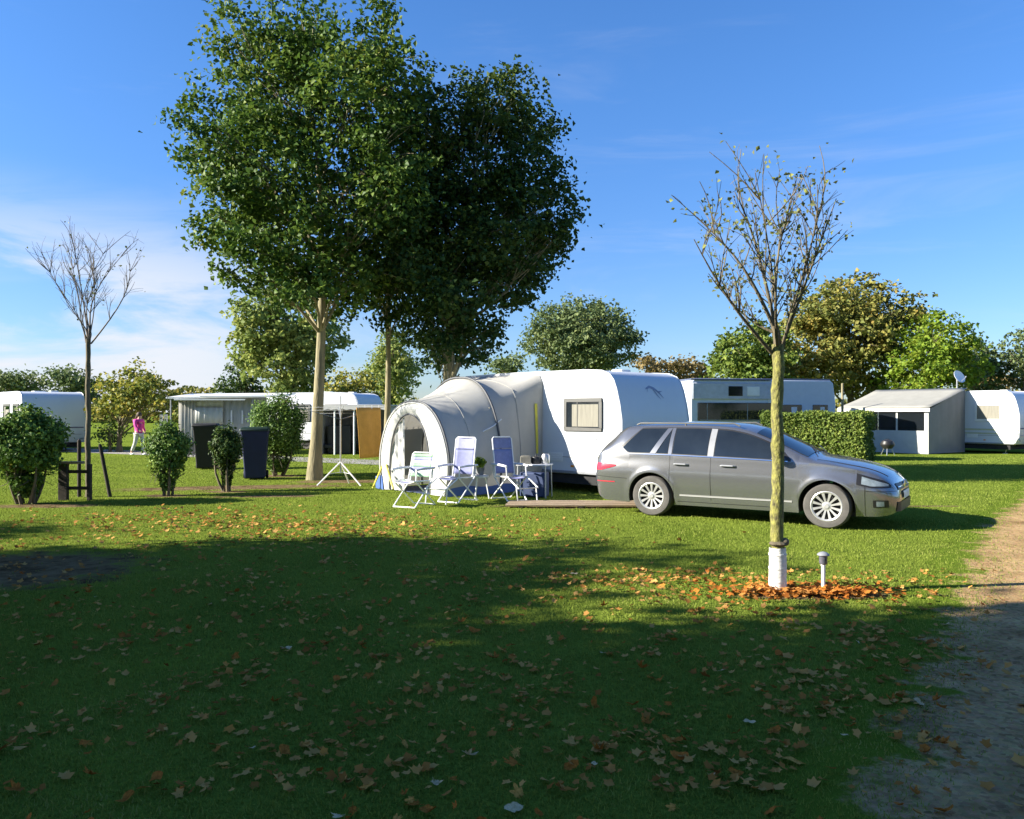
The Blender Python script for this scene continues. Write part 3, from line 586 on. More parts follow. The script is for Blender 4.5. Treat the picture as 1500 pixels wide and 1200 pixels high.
k = 14.6 / 1200; ST = G(129, 728)
bare_tree('sapling', 'leafless young tree tied between dark stakes, behind the left bush', ST[0], ST[1], 2.98, 0.050,
          [(-62*k, 85*k), (-45*k, 150*k), (-20*k, 160*k), (5*k, 120*k), (35*k, 160*k), (70*k, 115*k), (-60*k, 130*k), (25*k, 100*k), (58*k, 150*k)], 9, MT['bark'], 11, LF_THIN, 60, 0.05)
# stakes and low frame round the sapling
def post(name, label, a, b, r, mt, cat, group=None, cap=None):
    t = MB(); a = Vector(a); b = Vector(b); t.tube([Vector((0, 0, -.05)), (b - a)], [r, r * .95], 10)
    t.tube([(b - a), (b - a) + Vector((0, 0, .02))], [r * .95, r * .4], 10)
    o = t.build(name, mt, None, smooth=40); o.location = a; return tag(o, label, cat, group)
a = G(116, 728); post('tree_stake', 'upright dark stake left of the leafless sapling', (a[0], a[1], 0), (a[0], a[1], 1.07), 0.035, MT['wood_dark'], 'stake', 'stakes round the sapling')
a = G(162, 728); post('tree_stake', 'dark stake leaning against the leafless sapling from the right', (a[0], a[1], 0), (a[0] - .20, a[1], 0.98), 0.035, MT['wood_dark'], 'stake', 'stakes round the sapling')
a = G(115, 733); fr = thing('wooden_frame', 'low dark wooden frame with pale top rail in front of the sapling', 'frame', (a[0], a[1], 0))
for x, w_ in ((-.27, .16), (.20, .06)):
    m_ = MB(); m_.box((x, 0, .33), (w_, .09, .66)); m_.build('frame_post', MT['wood_dark'], fr, bevel=.008)
m_ = MB(); m_.box((-.14, -.006, .685), (.46, .12, .045)); m_.build('top_rail', MT['wood'], fr, bevel=.006)
for z in (.52, .22):
    m_ = MB(); m_.box((-.01, .02, z), (.355, .04, .06)); m_.build('cross_rail', MT['wood_dark'], fr, bevel=.006)
# ------------------------------------------------------------------ caravans
RZ = math.atan2(0.73, -0.68)                       # local x = along the caravan from its front, y = outwards on the door side
def caravan(label, loc, rz, L=5.2, Wd=2.2, H=2.42, windows=((.48, 1.46, 1.25, 1.87),), stripe=False, emblem=False, front_window=False, group='white touring caravans', roof_box=True, body=None):
    t = thing('caravan', label, 'caravan', (loc[0], loc[1], 0), rz, group); mt = body or MT['caravan']
    prof = [(.16, .36), (.03, .62), (0, .95), (.0, 1.45), (.05, 1.75), (.13, 2.05), (.20, 2.22), (.30, 2.335), (.50, H - .01), (.9, H + .015), (L * .6, H + .02), (L - .6, H), (L - .3, H - .12), (L - .12, H - .5), (L - .02, 1.5), (L, .95), (L - .1, .36)]
    mb = MB(); mb.prism(prof, 0, -Wd, lambda a, b, h: (a, h, b)); mb.build('body', mt, t, smooth=30, bevel=.045, seg=3)
    tr = MB()                                        # aluminium rails along the side seams, lower skirt
    for y in (-.02, -Wd + .02): tr.tube([Vector((a, y, b)) for a, b in prof[1:-1]], .014, 6)
    tr.build('edge_rail', MT['caravan'], t)
    sk = MB(); sk.box((L / 2, .012, .40), (L - .35, .02, .05)); sk.box((L / 2, -Wd - .012, .40), (L - .35, .02, .05)); sk.box((L / 2, .006, .70), (L - .12, .012, .012)); sk.build('side_rail', MT['trim'], t, bevel=.004)
    ch = MB(); ch.box((L / 2, -Wd / 2, .265), (L - .7, Wd - .14, .20)); ch.box((L / 2, -Wd / 2, .25), (.12, Wd - .2, .12)); ch.tube([(.4, -.5, .3), (-1.0, -Wd / 2, .36)], .035, 6); ch.tube([(.4, -Wd + .5, .3), (-1.0, -Wd / 2, .36)], .035, 6)  # running gear; the deep dark box also stands in for shade underneath
    ch.tube([(-.95, -Wd / 2, .02), (-.95, -Wd / 2, .75)], .022, 8); ch.build('chassis', MT['under'], t)
    for y in (-.14, -Wd + .14):
        wv = MB(); m = Matrix.Translation((L * .55, y, .31)) @ Matrix.Rotation(R(90), 4, 'X')
        wv.lathe([(.20, -.08), (.29, -.085), (.31, -.06), (.31, .06), (.29, .085), (.20, .08)], 24, m, closed=True); w_ = wv.build('wheel', MT['tyre'], t)
        hb = MB(); hb.lathe([(.205, .05), (.19, .07), (.08, .06), (.05, .085), (0.001, .085)], 20, m if y > -1 else m @ Matrix.Rotation(R(180), 4, 'X')); hb.build('rim', MT['alloy'], w_)
    for x in (.5, L - .5):
        for y in (-.25, -Wd + .25):
            lg = MB(); lg.tube([(x, y, .34), (x + (.12 if x < 1 else -.12), y, .012)], .022, 6); lg.box((x + (.12 if x < 1 else -.12), y, .012), (.14, .12, .02)); lg.build('corner_steady', MT['steel'], t)
    for x0, x1, z0, z1 in windows:
        fr = MB(); w, h = x1 - x0, z1 - z0; cx, cz = (x0 + x1) / 2, (z0 + z1) / 2; b = .075
        for c, d in (((cx, .018, z1 - b / 2), (w, .03, b)), ((cx, .018, z0 + b / 2), (w, .03, b)), ((x0 + b / 2, .018, cz), (b, .03, h - 2 * b)), ((x1 - b / 2, .018, cz), (b, .03, h - 2 * b))): fr.box(c, d)
        f_ = fr.build('window', MT['frame'] if not stripe else MT['caravan_roof'], t, bevel=.01)
        pn = MB(); pn.box((cx, .010, cz), (w - 2 * b + .004, .014, h - 2 * b + .004)); pn.build('pane', MT['glass_dark'] if not stripe else MT['blind'], f_)
        if not stripe:
            rows = []; n = 28
            for i in range(n + 1):
                x = x0 + b + .02 + (w - 2 * b - .16) * i / n; rows.append([Vector((x, .0195 + .0015 * math.sin(i * 1.4), z0 + b + .02)), Vector((x, .0195 + .0015 * math.sin(i * 1.4), z1 - b - .05))])
            cu = MB(); cu.grid(rows); cu.build('curtain', MT['blind'], f_, fixn=False)
            hd = MB(); hd.box((cx + .14, .022, cz), (.015, .006, h - 2 * b)); hd.build('window_bar', MT['frame'], f_)
    for nm, (x0, x1, z0, z1) in (('service_flap', (.30, .72, .50, .84)), ('vent_grille', (.62, .86, 1.06, 1.15)), ('vent_grille', (1.52, 1.92, .60, .78)), ('marker_lamp', (1.22, 1.30, .50, .54))):
        m_ = MB(); m_.box(((x0 + x1) / 2, .006, (z0 + z1) / 2), (x1 - x0, .014, z1 - z0))
        if nm == 'vent_grille':
            for q in range(4): m_.box(((x0 + x1) / 2, .015, z0 + (z1 - z0) * (q + .7) / 4.4), (x1 - x0 - .03, .010, .008))
        m_.build(nm, {'service_flap': MT['caravan_roof'], 'vent_grille': MT['caravan_roof'], 'marker_lamp': MT['amber']}[nm], t, bevel=.003)
    if stripe:
        sp_ = MB(); sp_.box((L / 2, .0125, .93), (L - .06, .006, .06)); sp_.box((L / 2, .0125, .78), (L - .06, .006, .05)); sp_.build('side_stripe', mat('stripe_' + str(stripe), (.45, .47, .30) if stripe == 1 else (.3, .3, .35), .5), t)
    if roof_box:
        for c_, d_ in (((L * .45, -Wd / 2, H + .045), (.45, .45, .07)), ((1.1, -Wd * .6, H + .04), (.3, .3, .06))): rb = MB(); rb.box(c_, d_); rb.build('roof_hatch', MT['caravan_roof'], t, bevel=.02)
    # front: grey band, gas locker seam, lamps
    fb = MB(); fb.box((-.004, -Wd / 2, .98), (.012, Wd - .16, .05)); fb.box((.012, -Wd / 2, .70), (.012, Wd - .3, .01)); fb.build('front_band', mat('violet_band', (.11, .10, .17), .5), t)
    for y in (-.14, -Wd + .14):
        lm = MB(); lm.box((.06, y, .52), (.03, .16, .06)); lm.build('front_lamp', MT['clearlamp'], t, bevel=.008)
    if front_window:
        fw = MB(); fw.box((.02, -Wd / 2, 1.48), (.05, Wd - .45, .62)); fw.build('front_window', MT['glass_dark'], t, bevel=.02)
    if emblem:                                       # dark leaping-shape mark on the sloping front panel
        def fp(a, b):                                # a across, b up the sloping face
            a *= .85; z = 1.98 + b * .85; x = np.interp(z, [p[1] for p in prof[:9]], [p[0] for p in prof[:9]]) - .006
            return Vector((float(x), -1.16 - a, z))
        em = MB()
        for cv, wd in (([(-.30, .10), (-.14, .15), (.02, .11), (.16, .03), (.30, .05)], .05), ([(-.05, .11), (.04, .02), (.12, -.06), (.20, -.14)], .035), ([(.10, .05), (.22, -.02), (.33, -.12)], .03), ([(-.22, .13), (-.26, .03)], .03)):
            rows = []; m = 16; xs = [p[0] for p in cv]; 
            for i in range(m + 1):
                q = i / m * (len(cv) - 1); j = min(int(q), len(cv) - 2); u = q - j; a = cv[j][0] * (1 - u) + cv[j + 1][0] * u; b = cv[j][1] * (1 - u) + cv[j + 1][1] * u
                hw = wd * math.sin(math.pi * (0.12 + .88 * i / m)) * .6 + .004
                rows.append([fp(a, b - hw), fp(a, b + hw)])
            em.grid(rows)
        em.build('emblem', mat('emblem_grey', (.22, .26, .38), .5), t, fixn=False)
    return t
caravan('white caravan with dark framed side window, behind the grey car', (2.07, 15.5), RZ, L=5.2, windows=((.47, 1.47, 1.22, 1.88), (3.0, 4.2, 1.22, 1.88)), emblem=True)

# ------------------------------------------------------------------ tunnel awning
aw = thing('awning', 'pale rounded tunnel awning with arched door on the white caravan', 'awning', (0.64, 17.03, 0), RZ)
# local: x along the caravan (0..2.5), y outwards
def arch(l0, l1, h, n, sq, foot):                    # points from near foot over the top to the far foot
    out = []; c, hw = (l0 + l1) / 2, (l1 - l0) / 2
    for i in range(n + 1):
        a = math.pi * i / n; ca, sa = math.cos(a), math.sin(a)
        x = -math.copysign(abs(ca) ** sq, ca); z = abs(sa) ** sq * h
        k = 1 - foot * max(0, 1 - z / (h * .55)) ** 2
        out.append((c + hw * x * k, z))
    return out
def evenly(p, n):                                    # same points spaced evenly along the curve
    p = np.array(p); d = np.concatenate([[0], np.cumsum(np.linalg.norm(np.diff(p, axis=0), axis=1))]); s = np.linspace(0, d[-1], n + 1)
    return list(zip(np.interp(s, d, p[:, 0]).tolist(), np.interp(s, d, p[:, 1]).tolist()))
NA = 40
secs = [(0.015, evenly([(0, 0), (0, 1.2), (0, 2.26), (.03, 2.34), (.10, 2.385), (1.3, 2.41), (2.65, 2.385), (2.72, 2.34), (2.75, 2.26), (2.75, 0)], NA)), (1.2, evenly(arch(-0.06, 2.62, 2.30, 120, 0.80, 0.04), NA)), (2.45, evenly(arch(-0.02, 2.40, 1.80, 120, 0.86, 0.14), NA))]
def sec_at(y):
    for (y0, a), (y1, b) in zip(secs[:-1], secs[1:]):
        if y0 <= y <= y1:
            k = (y - y0) / (y1 - y0); sg = math.sin(math.pi * k)
            o = []
            for i, (p, q) in enumerate(zip(a, b)):
                x = p[0] * (1 - k) + q[0] * k; z = p[1] * (1 - k) + q[1] * k
                z -= 0.07 * sg * math.sin(math.pi * i / NA) ; x += 0.05 * sg * (1 if i < NA / 2 else -1) * math.sin(math.pi * min(i, NA - i) / NA * 1.4)
                x += 0.012 * math.sin(y * 17 + z * 2.2) * (1 if z < 1.7 else .3) * max(0, 1 - z / 2.4); z = max(z, 0.012)
                o.append(Vector((x, y, z)))
            return o
rows = [sec_at(y) for y in np.linspace(0.015, 2.45, 34)]
mb = MB(); mb.grid(rows); o = mb.build('canopy', MT['canvas'], aw, smooth=180, fixn=False)
for yy, nm in ((1.2, 'arch_pole'), (2.45, 'arch_pole')):
    mb = MB(); pts = [p + Vector((0, 0.0, 0.012)) for p in sec_at(yy)]; pts = [(p - Vector((1.3, yy, .8))) * 1.008 + Vector((1.3, yy, .8)) for p in pts]; mb.tube(pts, .022, 8); mb.build(nm, MT['piping'], aw)
# white rolled hem beside the front arch, seams
mb = MB(); mb.tube([Vector((1.2 + (p.x - 1.2) * .985, 2.475, .7 + (p.z - .7) * .985)) for p in sec_at(2.45)], .018, 8); mb.build('front_hem', MT['canvas_white'], aw)
mb = MB()
for yy in (.62, 1.85):
    mb.tube([(p - Vector((1.3, yy, .8))) * 1.004 + Vector((1.3, yy, .8)) for p in sec_at(yy)], .005, 5)
mb.build('roof_seam', MT['canvas'], aw)
# front wall with an arched door opening
front = sec_at(2.45); fy = 2.45
dl, dr, dh = 0.62, 1.98, 1.56
door = [(dl + (dr - dl) * (.5 - .5 * math.cos(math.pi * i / NA)), dh * (abs(math.sin(math.pi * i / NA)) ** .62)) for i in range(NA + 1)]
rows = []
for k in range(5):
    u = k / 4; rows.append([Vector((p.x * (1 - u) + d[0] * u, fy + .05 * math.sin(math.pi * u), max(.012, p.z * (1 - u) + d[1] * u))) for p, d in zip(front, door)])
mb = MB(); mb.grid(rows); mb.build('front_wall', MT['canvas_white'], aw, smooth=180, fixn=False)
mb = MB(); mb.tube([Vector((d[0], fy + .012, max(.03, d[1]))) for d in door], .016, 6); mb.build('door_zip', MT['piping'], aw)
# half of the door left closed, the rest shows the inner cabin
dn = 14; rows = []
for i in range(dn + 1):
    x = 1.50 + (dr - .03 - 1.50) * i / dn; a = math.acos(max(-1, min(1, 1 - 2 * (x - dl) / (dr - dl)))); top = dh * abs(math.sin(a)) ** .62 - .02
    rows.append([Vector((x, fy - .02 + .018 * math.sin(i * 1.5), .02 + (max(top, .1) - .02) * j / 6)) for j in range(7)])
mb = MB(); mb.grid(rows); mb.build('door_flap', MT['canvas_white'], aw, smooth=180, fixn=False)
mb = MB(); mb.box((1.20, 1.25, .86), (1.9, .02, 1.68)); ic = mb.build('inner_curtain', MT['inner'], aw)
mb = MB(); mb.box((1.05, 1.268, 1.05), (.62, .012, .62)); mb.build('inner_window', MT['glass_dark'], ic)
mb = MB(); mb.box((1.05, 1.278, 1.05), (.04, .012, .62)); mb.box((1.05, 1.278, .74), (.66, .012, .05)); mb.box((1.05, 1.278, 1.36), (.66, .012, .05)); mb.build('inner_window_frame', MT['inner'], ic)
mb = MB(); mb.box((1.25, 1.25, .008), (2.3, 2.3, .012)); mb.build('groundsheet', MT['navy'], aw)
# side wall details: yellow web by the caravan, white storm strap, mud flap
def on_side(y, z, off=.02):
    s = sec_at(y); best = min(s[:NA // 2], key=lambda p: abs(p.z - z)); return Vector((best.x - off, y, z))
mb = MB(); rows = [[on_side(.15, z, .018), on_side(.21, z, .018)] for z in np.linspace(.75, 1.78, 12)]; mb.grid(rows); mb.build('yellow_web', MT['yellow'], aw, fixn=False)
mb = MB(); mb.tube([on_side(1.55, 1.22), on_side(1.3, 1.33, .03), on_side(1.05, 1.46)], .012, 6); mb.build('storm_strap', MT['white_tube'], aw)
mb = MB(); rows = []
for y in np.linspace(.02, 2.45, 20):
    q = sec_at(y)[1]; rows.append([Vector((q.x - .03, y, .004)), Vector((q.x - .022, y, .17 + .02 * math.sin(y * 7)))])
mb.grid(rows); mb.build('mud_flap', MT['blue_flap'], aw, fixn=False)
mb = MB(); mb.add([(2.12, 2.52, .004), (2.55, 2.42, .004), (2.50, 2.46, .26), (2.20, 2.50, .30)], [(0, 1, 2, 3)]); mb.build('mud_flap', MT['blue_flap'], aw)
mb = MB()
for a, b in (((2.05, 2.50, .52), (1.62, 2.62, .06)), ((2.22, 2.47, .50), (2.36, 2.62, .03))): mb.tube([a, b], .022, 6)
mb.build('peg_strap', MT['yellow'], aw)
# duckboard in front
db = thing('duckboard', 'weathered boards laid on the soil in front of the white caravan', 'boards', (1.15, 14.0, 0), -.02)
for k in range(3): mb = MB(); mb.box((0, -.26 + .26 * k, .045), (2.5 - .05 * k, .2, .025)); mb.build('board', MT['wood'], db, bevel=.004)
for x in (-1.0, 0, 1.0): mb = MB(); mb.box((x, 0, .016), (.08, .72, .03)); mb.build('batten', MT['wood_dark'], db)

# ------------------------------------------------------------------ camping furniture
def camp_chair(label, loc, rz, fab, back_h=1.10, w=.48, recl=.28, stripes=None, group='camping chairs in front of the awning', foot=False):
    t = thing('camping_chair', label, 'chair', (loc[0], loc[1], 0), rz, group)
    hw = w / 2; sz = .43; yb = .20; tx = yb + recl * (back_h - sz)     # faces local -y
    for s in (-1, 1):
        mb = MB(); mb.tube([(s * hw, -.24, .012), (s * hw, yb + .06, .43), (s * hw, yb + .10, .62)], .0125, 8); mb.build('leg', MT['white_tube'], t)
        mb = MB(); mb.tube([(s * hw * 1.02, yb + .16, .012), (s * hw * 1.02, -.22, .44), (s * hw * 1.02, -.20, .62)], .0125, 8); mb.build('leg', MT['white_tube'], t)
        mb = MB(); mb.tube([(s * (hw + .025), -.25, .635), (s * (hw + .025), 0, .65), (s * (hw + .025), yb + .12, .645)], [.018, .022, .018], 8); mb.build('armrest', MT['white_fab'], t)
    for y in (-.24, yb + .16): mb = MB(); mb.tube([(-hw, y, .0125), (hw, y, .0125)], .0125, 8); mb.build('base_rail', MT['white_tube'], t)
    mb = MB(); mb.tube([(-hw, yb, sz), (-hw, tx, back_h - .03), (-hw + .03, tx + .01, back_h), (hw - .03, tx + .01, back_h), (hw, tx, back_h - .03), (hw, yb, sz)], .0125, 8); mb.build('back_frame', MT['white_tube'], t)
    mb = MB(); mb.tube([(-hw, yb, sz), (-hw, -.27, sz + .02), (hw, -.27, sz + .02), (hw, yb, sz)], .0125, 8); mb.build('seat_frame', MT['white_tube'], t)
    def sheet(name, z0, z1, mt, y0=None, y1=None, back=True, nx=8, nz=8):
        rows = []
        for i in range(nz + 1):
            k = i / nz; r = []
            for j in range(nx + 1):
                u = j / nx * 2 - 1; sag = .03 * (1 - u * u)
                if back: z = z0 + (z1 - z0) * k; r.append(Vector((u * (hw - .012), yb + recl * (z - sz) + sag, z)))
                else: r.append(Vector((u * (hw - .012), y0 + (y1 - y0) * k, sz + .012 - sag)))
            rows.append(r)
        m_ = MB(); m_.grid(rows); o = m_.build(name, mt, t, smooth=180, fixn=False); sd = o.modifiers.new('thick', 'SOLIDIFY'); sd.thickness = .012; return o
    if stripes:
        n = 7; bk = None
        for i in range(n):
            z0 = sz + .06 + (back_h - sz - .08) * i / n; z1 = sz + .06 + (back_h - sz - .08) * (i + 1) / n - .002
            sheet('backrest', z0, z1, stripes[i % len(stripes)], nz=2)
        for i in range(4): sheet('seat', 0, 0, stripes[(i + 1) % len(stripes)], -.26 + .11 * i, -.26 + .11 * (i + 1) - .002, False, nz=2)
    else:
        sheet('backrest', sz + .05, back_h - .22, fab); sheet('headrest', back_h - .21, back_h - .015, MT['lavender_pale']); sheet('seat', 0, 0, fab, -.26, yb - .02, False)
    if foot:
        mb = MB(); mb.tube([(-hw, -.27, sz), (-hw, -.62, .27), (hw, -.62, .27), (hw, -.27, sz)], .0125, 8); mb.tube([(-hw, -.55, .30), (-hw, -.60, .012)], .011, 6); mb.tube([(hw, -.55, .30), (hw, -.60, .012)], .011, 6); mb.build('footrest', MT['white_tube'], t)
    return t
a = G(604, 742); camp_chair('low white camping chair with green and white striped back', (a[0], a[1]), R(-28), None, back_h=.90, w=.44, stripes=[MT['green_stripe'], MT['white_fab'], MT['lavender_pale']])
a = G(668, 735); camp_chair('tall lavender blue camping chair left of the other lavender chair', (a[0], a[1]), R(-32), MT['lavender'], back_h=1.14, recl=.16, w=.44, foot=True)
a = G(748, 733); camp_chair('pale lavender camping chair nearest the caravan table', (a[0], a[1]), R(30), MT['lavender_pale'], back_h=1.14, recl=.18, w=.40, foot=True)
# table
a = G(783, 728); tb_ = thing('camping_table', 'small folding table against the awning with a black pot on it', 'table', (a[0], a[1], 0), R(-20))
mb = MB(); mb.box((0, 0, .61), (.60, .42, .025)); mb.build('tabletop', MT['white_fab'], tb_, bevel=.006)
for x, y in ((-.27, -.18), (.27, -.18), (-.27, .18), (.27, .18)):
    mb = MB(); mb.tube([(x, y, .60), (x * 1.04, y * 1.08, 0)], .013, 8); mb.build('leg', MT['steel'], tb_)
mb = MB(); mb.box((0, .0, .33), (.50, .30, .46)); st = mb.build('cloth_organiser', MT['navy'], None, bevel=.03); st.location = (a[0], a[1], -.09); st.rotation_euler = (0, 0, R(-20)); tag(st, 'dark navy fabric storage box under the folding table', 'storage box')
k = MB(); k.lathe([(0.001, 0), (.085, 0), (.095, .02), (.095, .12), (.085, .135), (.02, .15), (.018, .17), (.001, .17)], 20); kt = thing('cooking_pot', 'black cooking pot with lid on the folding table', 'pot', (a[0] + .03, a[1] + .03, .6235)); k.build('pot_body', MT['black_plastic'], kt)
k = MB(); k.tube([(.09, 0, .09), (.16, 0, .10), (.22, 0, .10)], .011, 6); k.build('handle', MT['black_plastic'], kt)
k = MB(); k.box((0, 0, .07), (.20, .14, .14)); k.box((0, 0, .148), (.16, .10, .015)); o = k.build('food_box', MT['blind'], None, bevel=.01); o.location = (a[0] - .17, a[1] - .02, .6235); tag(o, 'beige box left of the black pot on the table', 'box')
k = MB(); k.lathe([(0.001, 0), (.07, 0), (.08, .02), (.08, .15), (.055, .19), (.001, .19)], 18); o = k.build('kettle', MT['steel'], None); o.location = (a[0] + .21, a[1] + .02, .6235); tag(o, 'round metal kettle right of the black pot', 'kettle')
# plant stool
a = G(703, 731); stl = thing('plant_stool', 'low stool with a yellow green potted plant between the lavender chairs', 'stool', (a[0], a[1], 0))
mb = MB(); mb.lathe([(0.001, .40), (.16, .40), (.165, .42), (.16, .44), (.001, .44)], 20); mb.build('seat', MT['white_fab'], stl)
for k in range(3):
    mb = MB(); mb.tube([(.10 * math.cos(k * 2.1), .10 * math.sin(k * 2.1), .41), (.17 * math.cos(k * 2.1), .17 * math.sin(k * 2.1), 0)], .013, 6); mb.build('leg', MT['white_tube'], stl)
pp = thing('potted_plant', 'yellow green plant in a dark pot on the low stool', 'potted plant', (a[0], a[1], .44))
mb = MB(); mb.lathe([(0.001, 0), (.065, 0), (.09, .13), (.098, .14), (.085, .14), (.08, .12), (.001, .12)], 18); mb.build('pot', MT['trim'], pp)
rng = np.random.default_rng(5); d = rdir(rng, 240); c = d * rng.uniform(.3, 1, (240, 1)) * np.array([.13, .13, .11]) + np.array([0, 0, .24]); v, f = leaf_quads(rng, c, d + np.array([0, 0, .4]), .06 * rng.uniform(.6, 1.3, 240)); npmesh('foliage', v, f, LF_LIME, pp)
a = G(690, 722); bk = thing('bucket', 'dark blue bucket on the grass between the two lavender chairs', 'bucket', (a[0] + .02, a[1], 0))
mb = MB(); mb.lathe([(0.001, .005), (.11, .005), (.15, .29), (.158, .30), (.148, .30), (.108, .02), (.001, .02)], 22); mb.build('bucket_body', MT['blue_flap'], bk)
mb = MB(); mb.tube([(.15 * math.cos(q), .03, .29 + .12 * math.sin(q)) for q in np.linspace(0, math.pi, 12)], .005, 5); mb.build('handle', MT['steel'], bk)
a = G(650, 722); sh = MB()
for k in range(2):
    sh.ball((.07 * k, .03 * k, .045), .05, 10, 6, (.75, 2.4, .8))
o = sh.build('shoes', MT['black_plastic'], None, smooth=60); o.location = (a[0], a[1] + .15, 0); tag(o, 'pair of dark shoes left by the awning door', 'shoes')

# ------------------------------------------------------------------ bins and drying stand
def wheelie(label, loc, rz, body, lid, H=1.22):
    t = thing('wheelie_bin', label, 'bin', (loc[0], loc[1], 0), rz, 'wheelie bins behind the shrubs'); k = H / 1.07
    def ring(z, hx, hy, yo=0): return [Vector((sx * hx * k, (sy * hy + yo) * k, z * k)) for sx, sy in ((-1, -1), (1, -1), (1, 1), (-1, 1))]
    mb = MB(); mb.grid([ring(.03, .195, .21, .03), ring(.12, .20, .22, .02), ring(.9, .255, .28), ring(.93, .265, .29), ring(.99, .265, .29)], True); mb.f.append((3, 2, 1, 0)); mb.build('bin_body', body, t, bevel=.025, smooth=30)
    mb = MB(); mb.grid([ring(.985, .285, .31), ring(1.02, .285, .31), ring(1.06, .25, .26)], True); mb.f.append((8, 9, 10, 11)); mb.build('lid', lid, t, bevel=.02)
    mb = MB(); mb.tube([(-.22 * k, .33 * k, .97 * k), (.22 * k, .33 * k, .97 * k)], .016, 8); mb.build('handle', lid, t)
    for s in (-1, 1):
        mb = MB(); mb.lathe([(.001, -.03), (.09, -.03), (.10, -.02), (.10, .02), (.09, .03), (.001, .03)], 18, Matrix.Translation((s * .22 * k, .22 * k, .10)) @ Matrix.Rotation(R(90), 4, 'Y')); mb.build('wheel', MT['dark'], t)
    return t
wheelie('dark grey wheelie bin left of the smallest shrub', G(302, 687), R(14), MT['bin_grey'], MT['bin_grey'], 1.30)
wheelie('navy wheelie bin with dark green lid beside the tallest shrub', G(374, 702), R(14), MT['bin_navy'], MT['bin_lid'], 1.26)
a = G(499, 712); AX, AY = a
ds = thing('drying_stand', 'white rotary clothes dryer on a spread tripod right of the maple trunk', 'clothes dryer', (AX, AY, 0))
mb = MB(); mb.tube([(0, 0, .28), (0, 0, 1.95)], [.018, .013], 10); mb.build('pole', MT['steel'], ds)
for q in (200, 340, 80):
    mb = MB(); d = Vector((math.cos(R(q)), math.sin(R(q)), 0)); mb.tube([Vector((0, 0, .52)), d * .50 + Vector((0, 0, .02))], .017, 8); mb.tube([Vector((0, 0, .30)), d * .24 + Vector((0, 0, .27))], .008, 6); mb.build('leg', MT['white_tube'], ds)
for q in (15, 105, 195, 285):
    mb = MB(); d = Vector((math.cos(R(q)), math.sin(R(q)), 0)); mb.tube([Vector((0, 0, 1.45)), d * .95 + Vector((0, 0, 1.72))], .006, 6); mb.build('arm', MT['steel'], ds)
mb = MB()
for rr_ in (.45, .68, .90):
    pts = [Vector((math.cos(R(q)) * rr_, math.sin(R(q)) * rr_, 1.45 + .27 * rr_ / .95)) for q in (15, 105, 195, 285, 375)]; mb.tube(pts, .002, 4)
mb.build('line', MT['steel'], ds)
rows = []                                             # towel over the outer line on the right
pA = Vector((AX + math.cos(R(15)) * .90, AY + math.sin(R(15)) * .90, 1.70)); pB = Vector((AX + math.cos(R(285)) * .90, AY + math.sin(R(285)) * .90, 1.70))
for i in range(15):
    u = .06 + .62 * i / 14; c = pA.lerp(pB, u); r = []
    for j in range(12):
        z = 1.075 * j / 11; r.append(Vector((c.x + .014 * math.sin(i * .9 + j * .2) + .06 * (j / 11) * (i / 14), c.y + .02 * math.sin(i * 1.1) * (j / 11), 1.70 - z)))
    rows.append(r)
mb = MB(); mb.grid(rows); o = mb.build('towel', MT['ochre'], None, smooth=180, fixn=False); sd = o.modifiers.new('thick', 'SOLIDIFY'); sd.thickness = .01; tag(o, 'ochre brown towel pegged to the rotary dryer', 'towel')
for i in range(4):
    c = pA.lerp(pB, .10 + .54 * i / 3); mb = MB(); mb.box((0, .006, 0), (.016, .008, .09)); mb.box((0, -.006, 0), (.016, .008, .09)); o = mb.build('clothes_peg', MT['white_tube'], None); o.location = c + Vector((0, 0, .02)); tag(o, 'white clothes peg holding the ochre towel', 'clothes peg', 'pegs along the top of the towel')

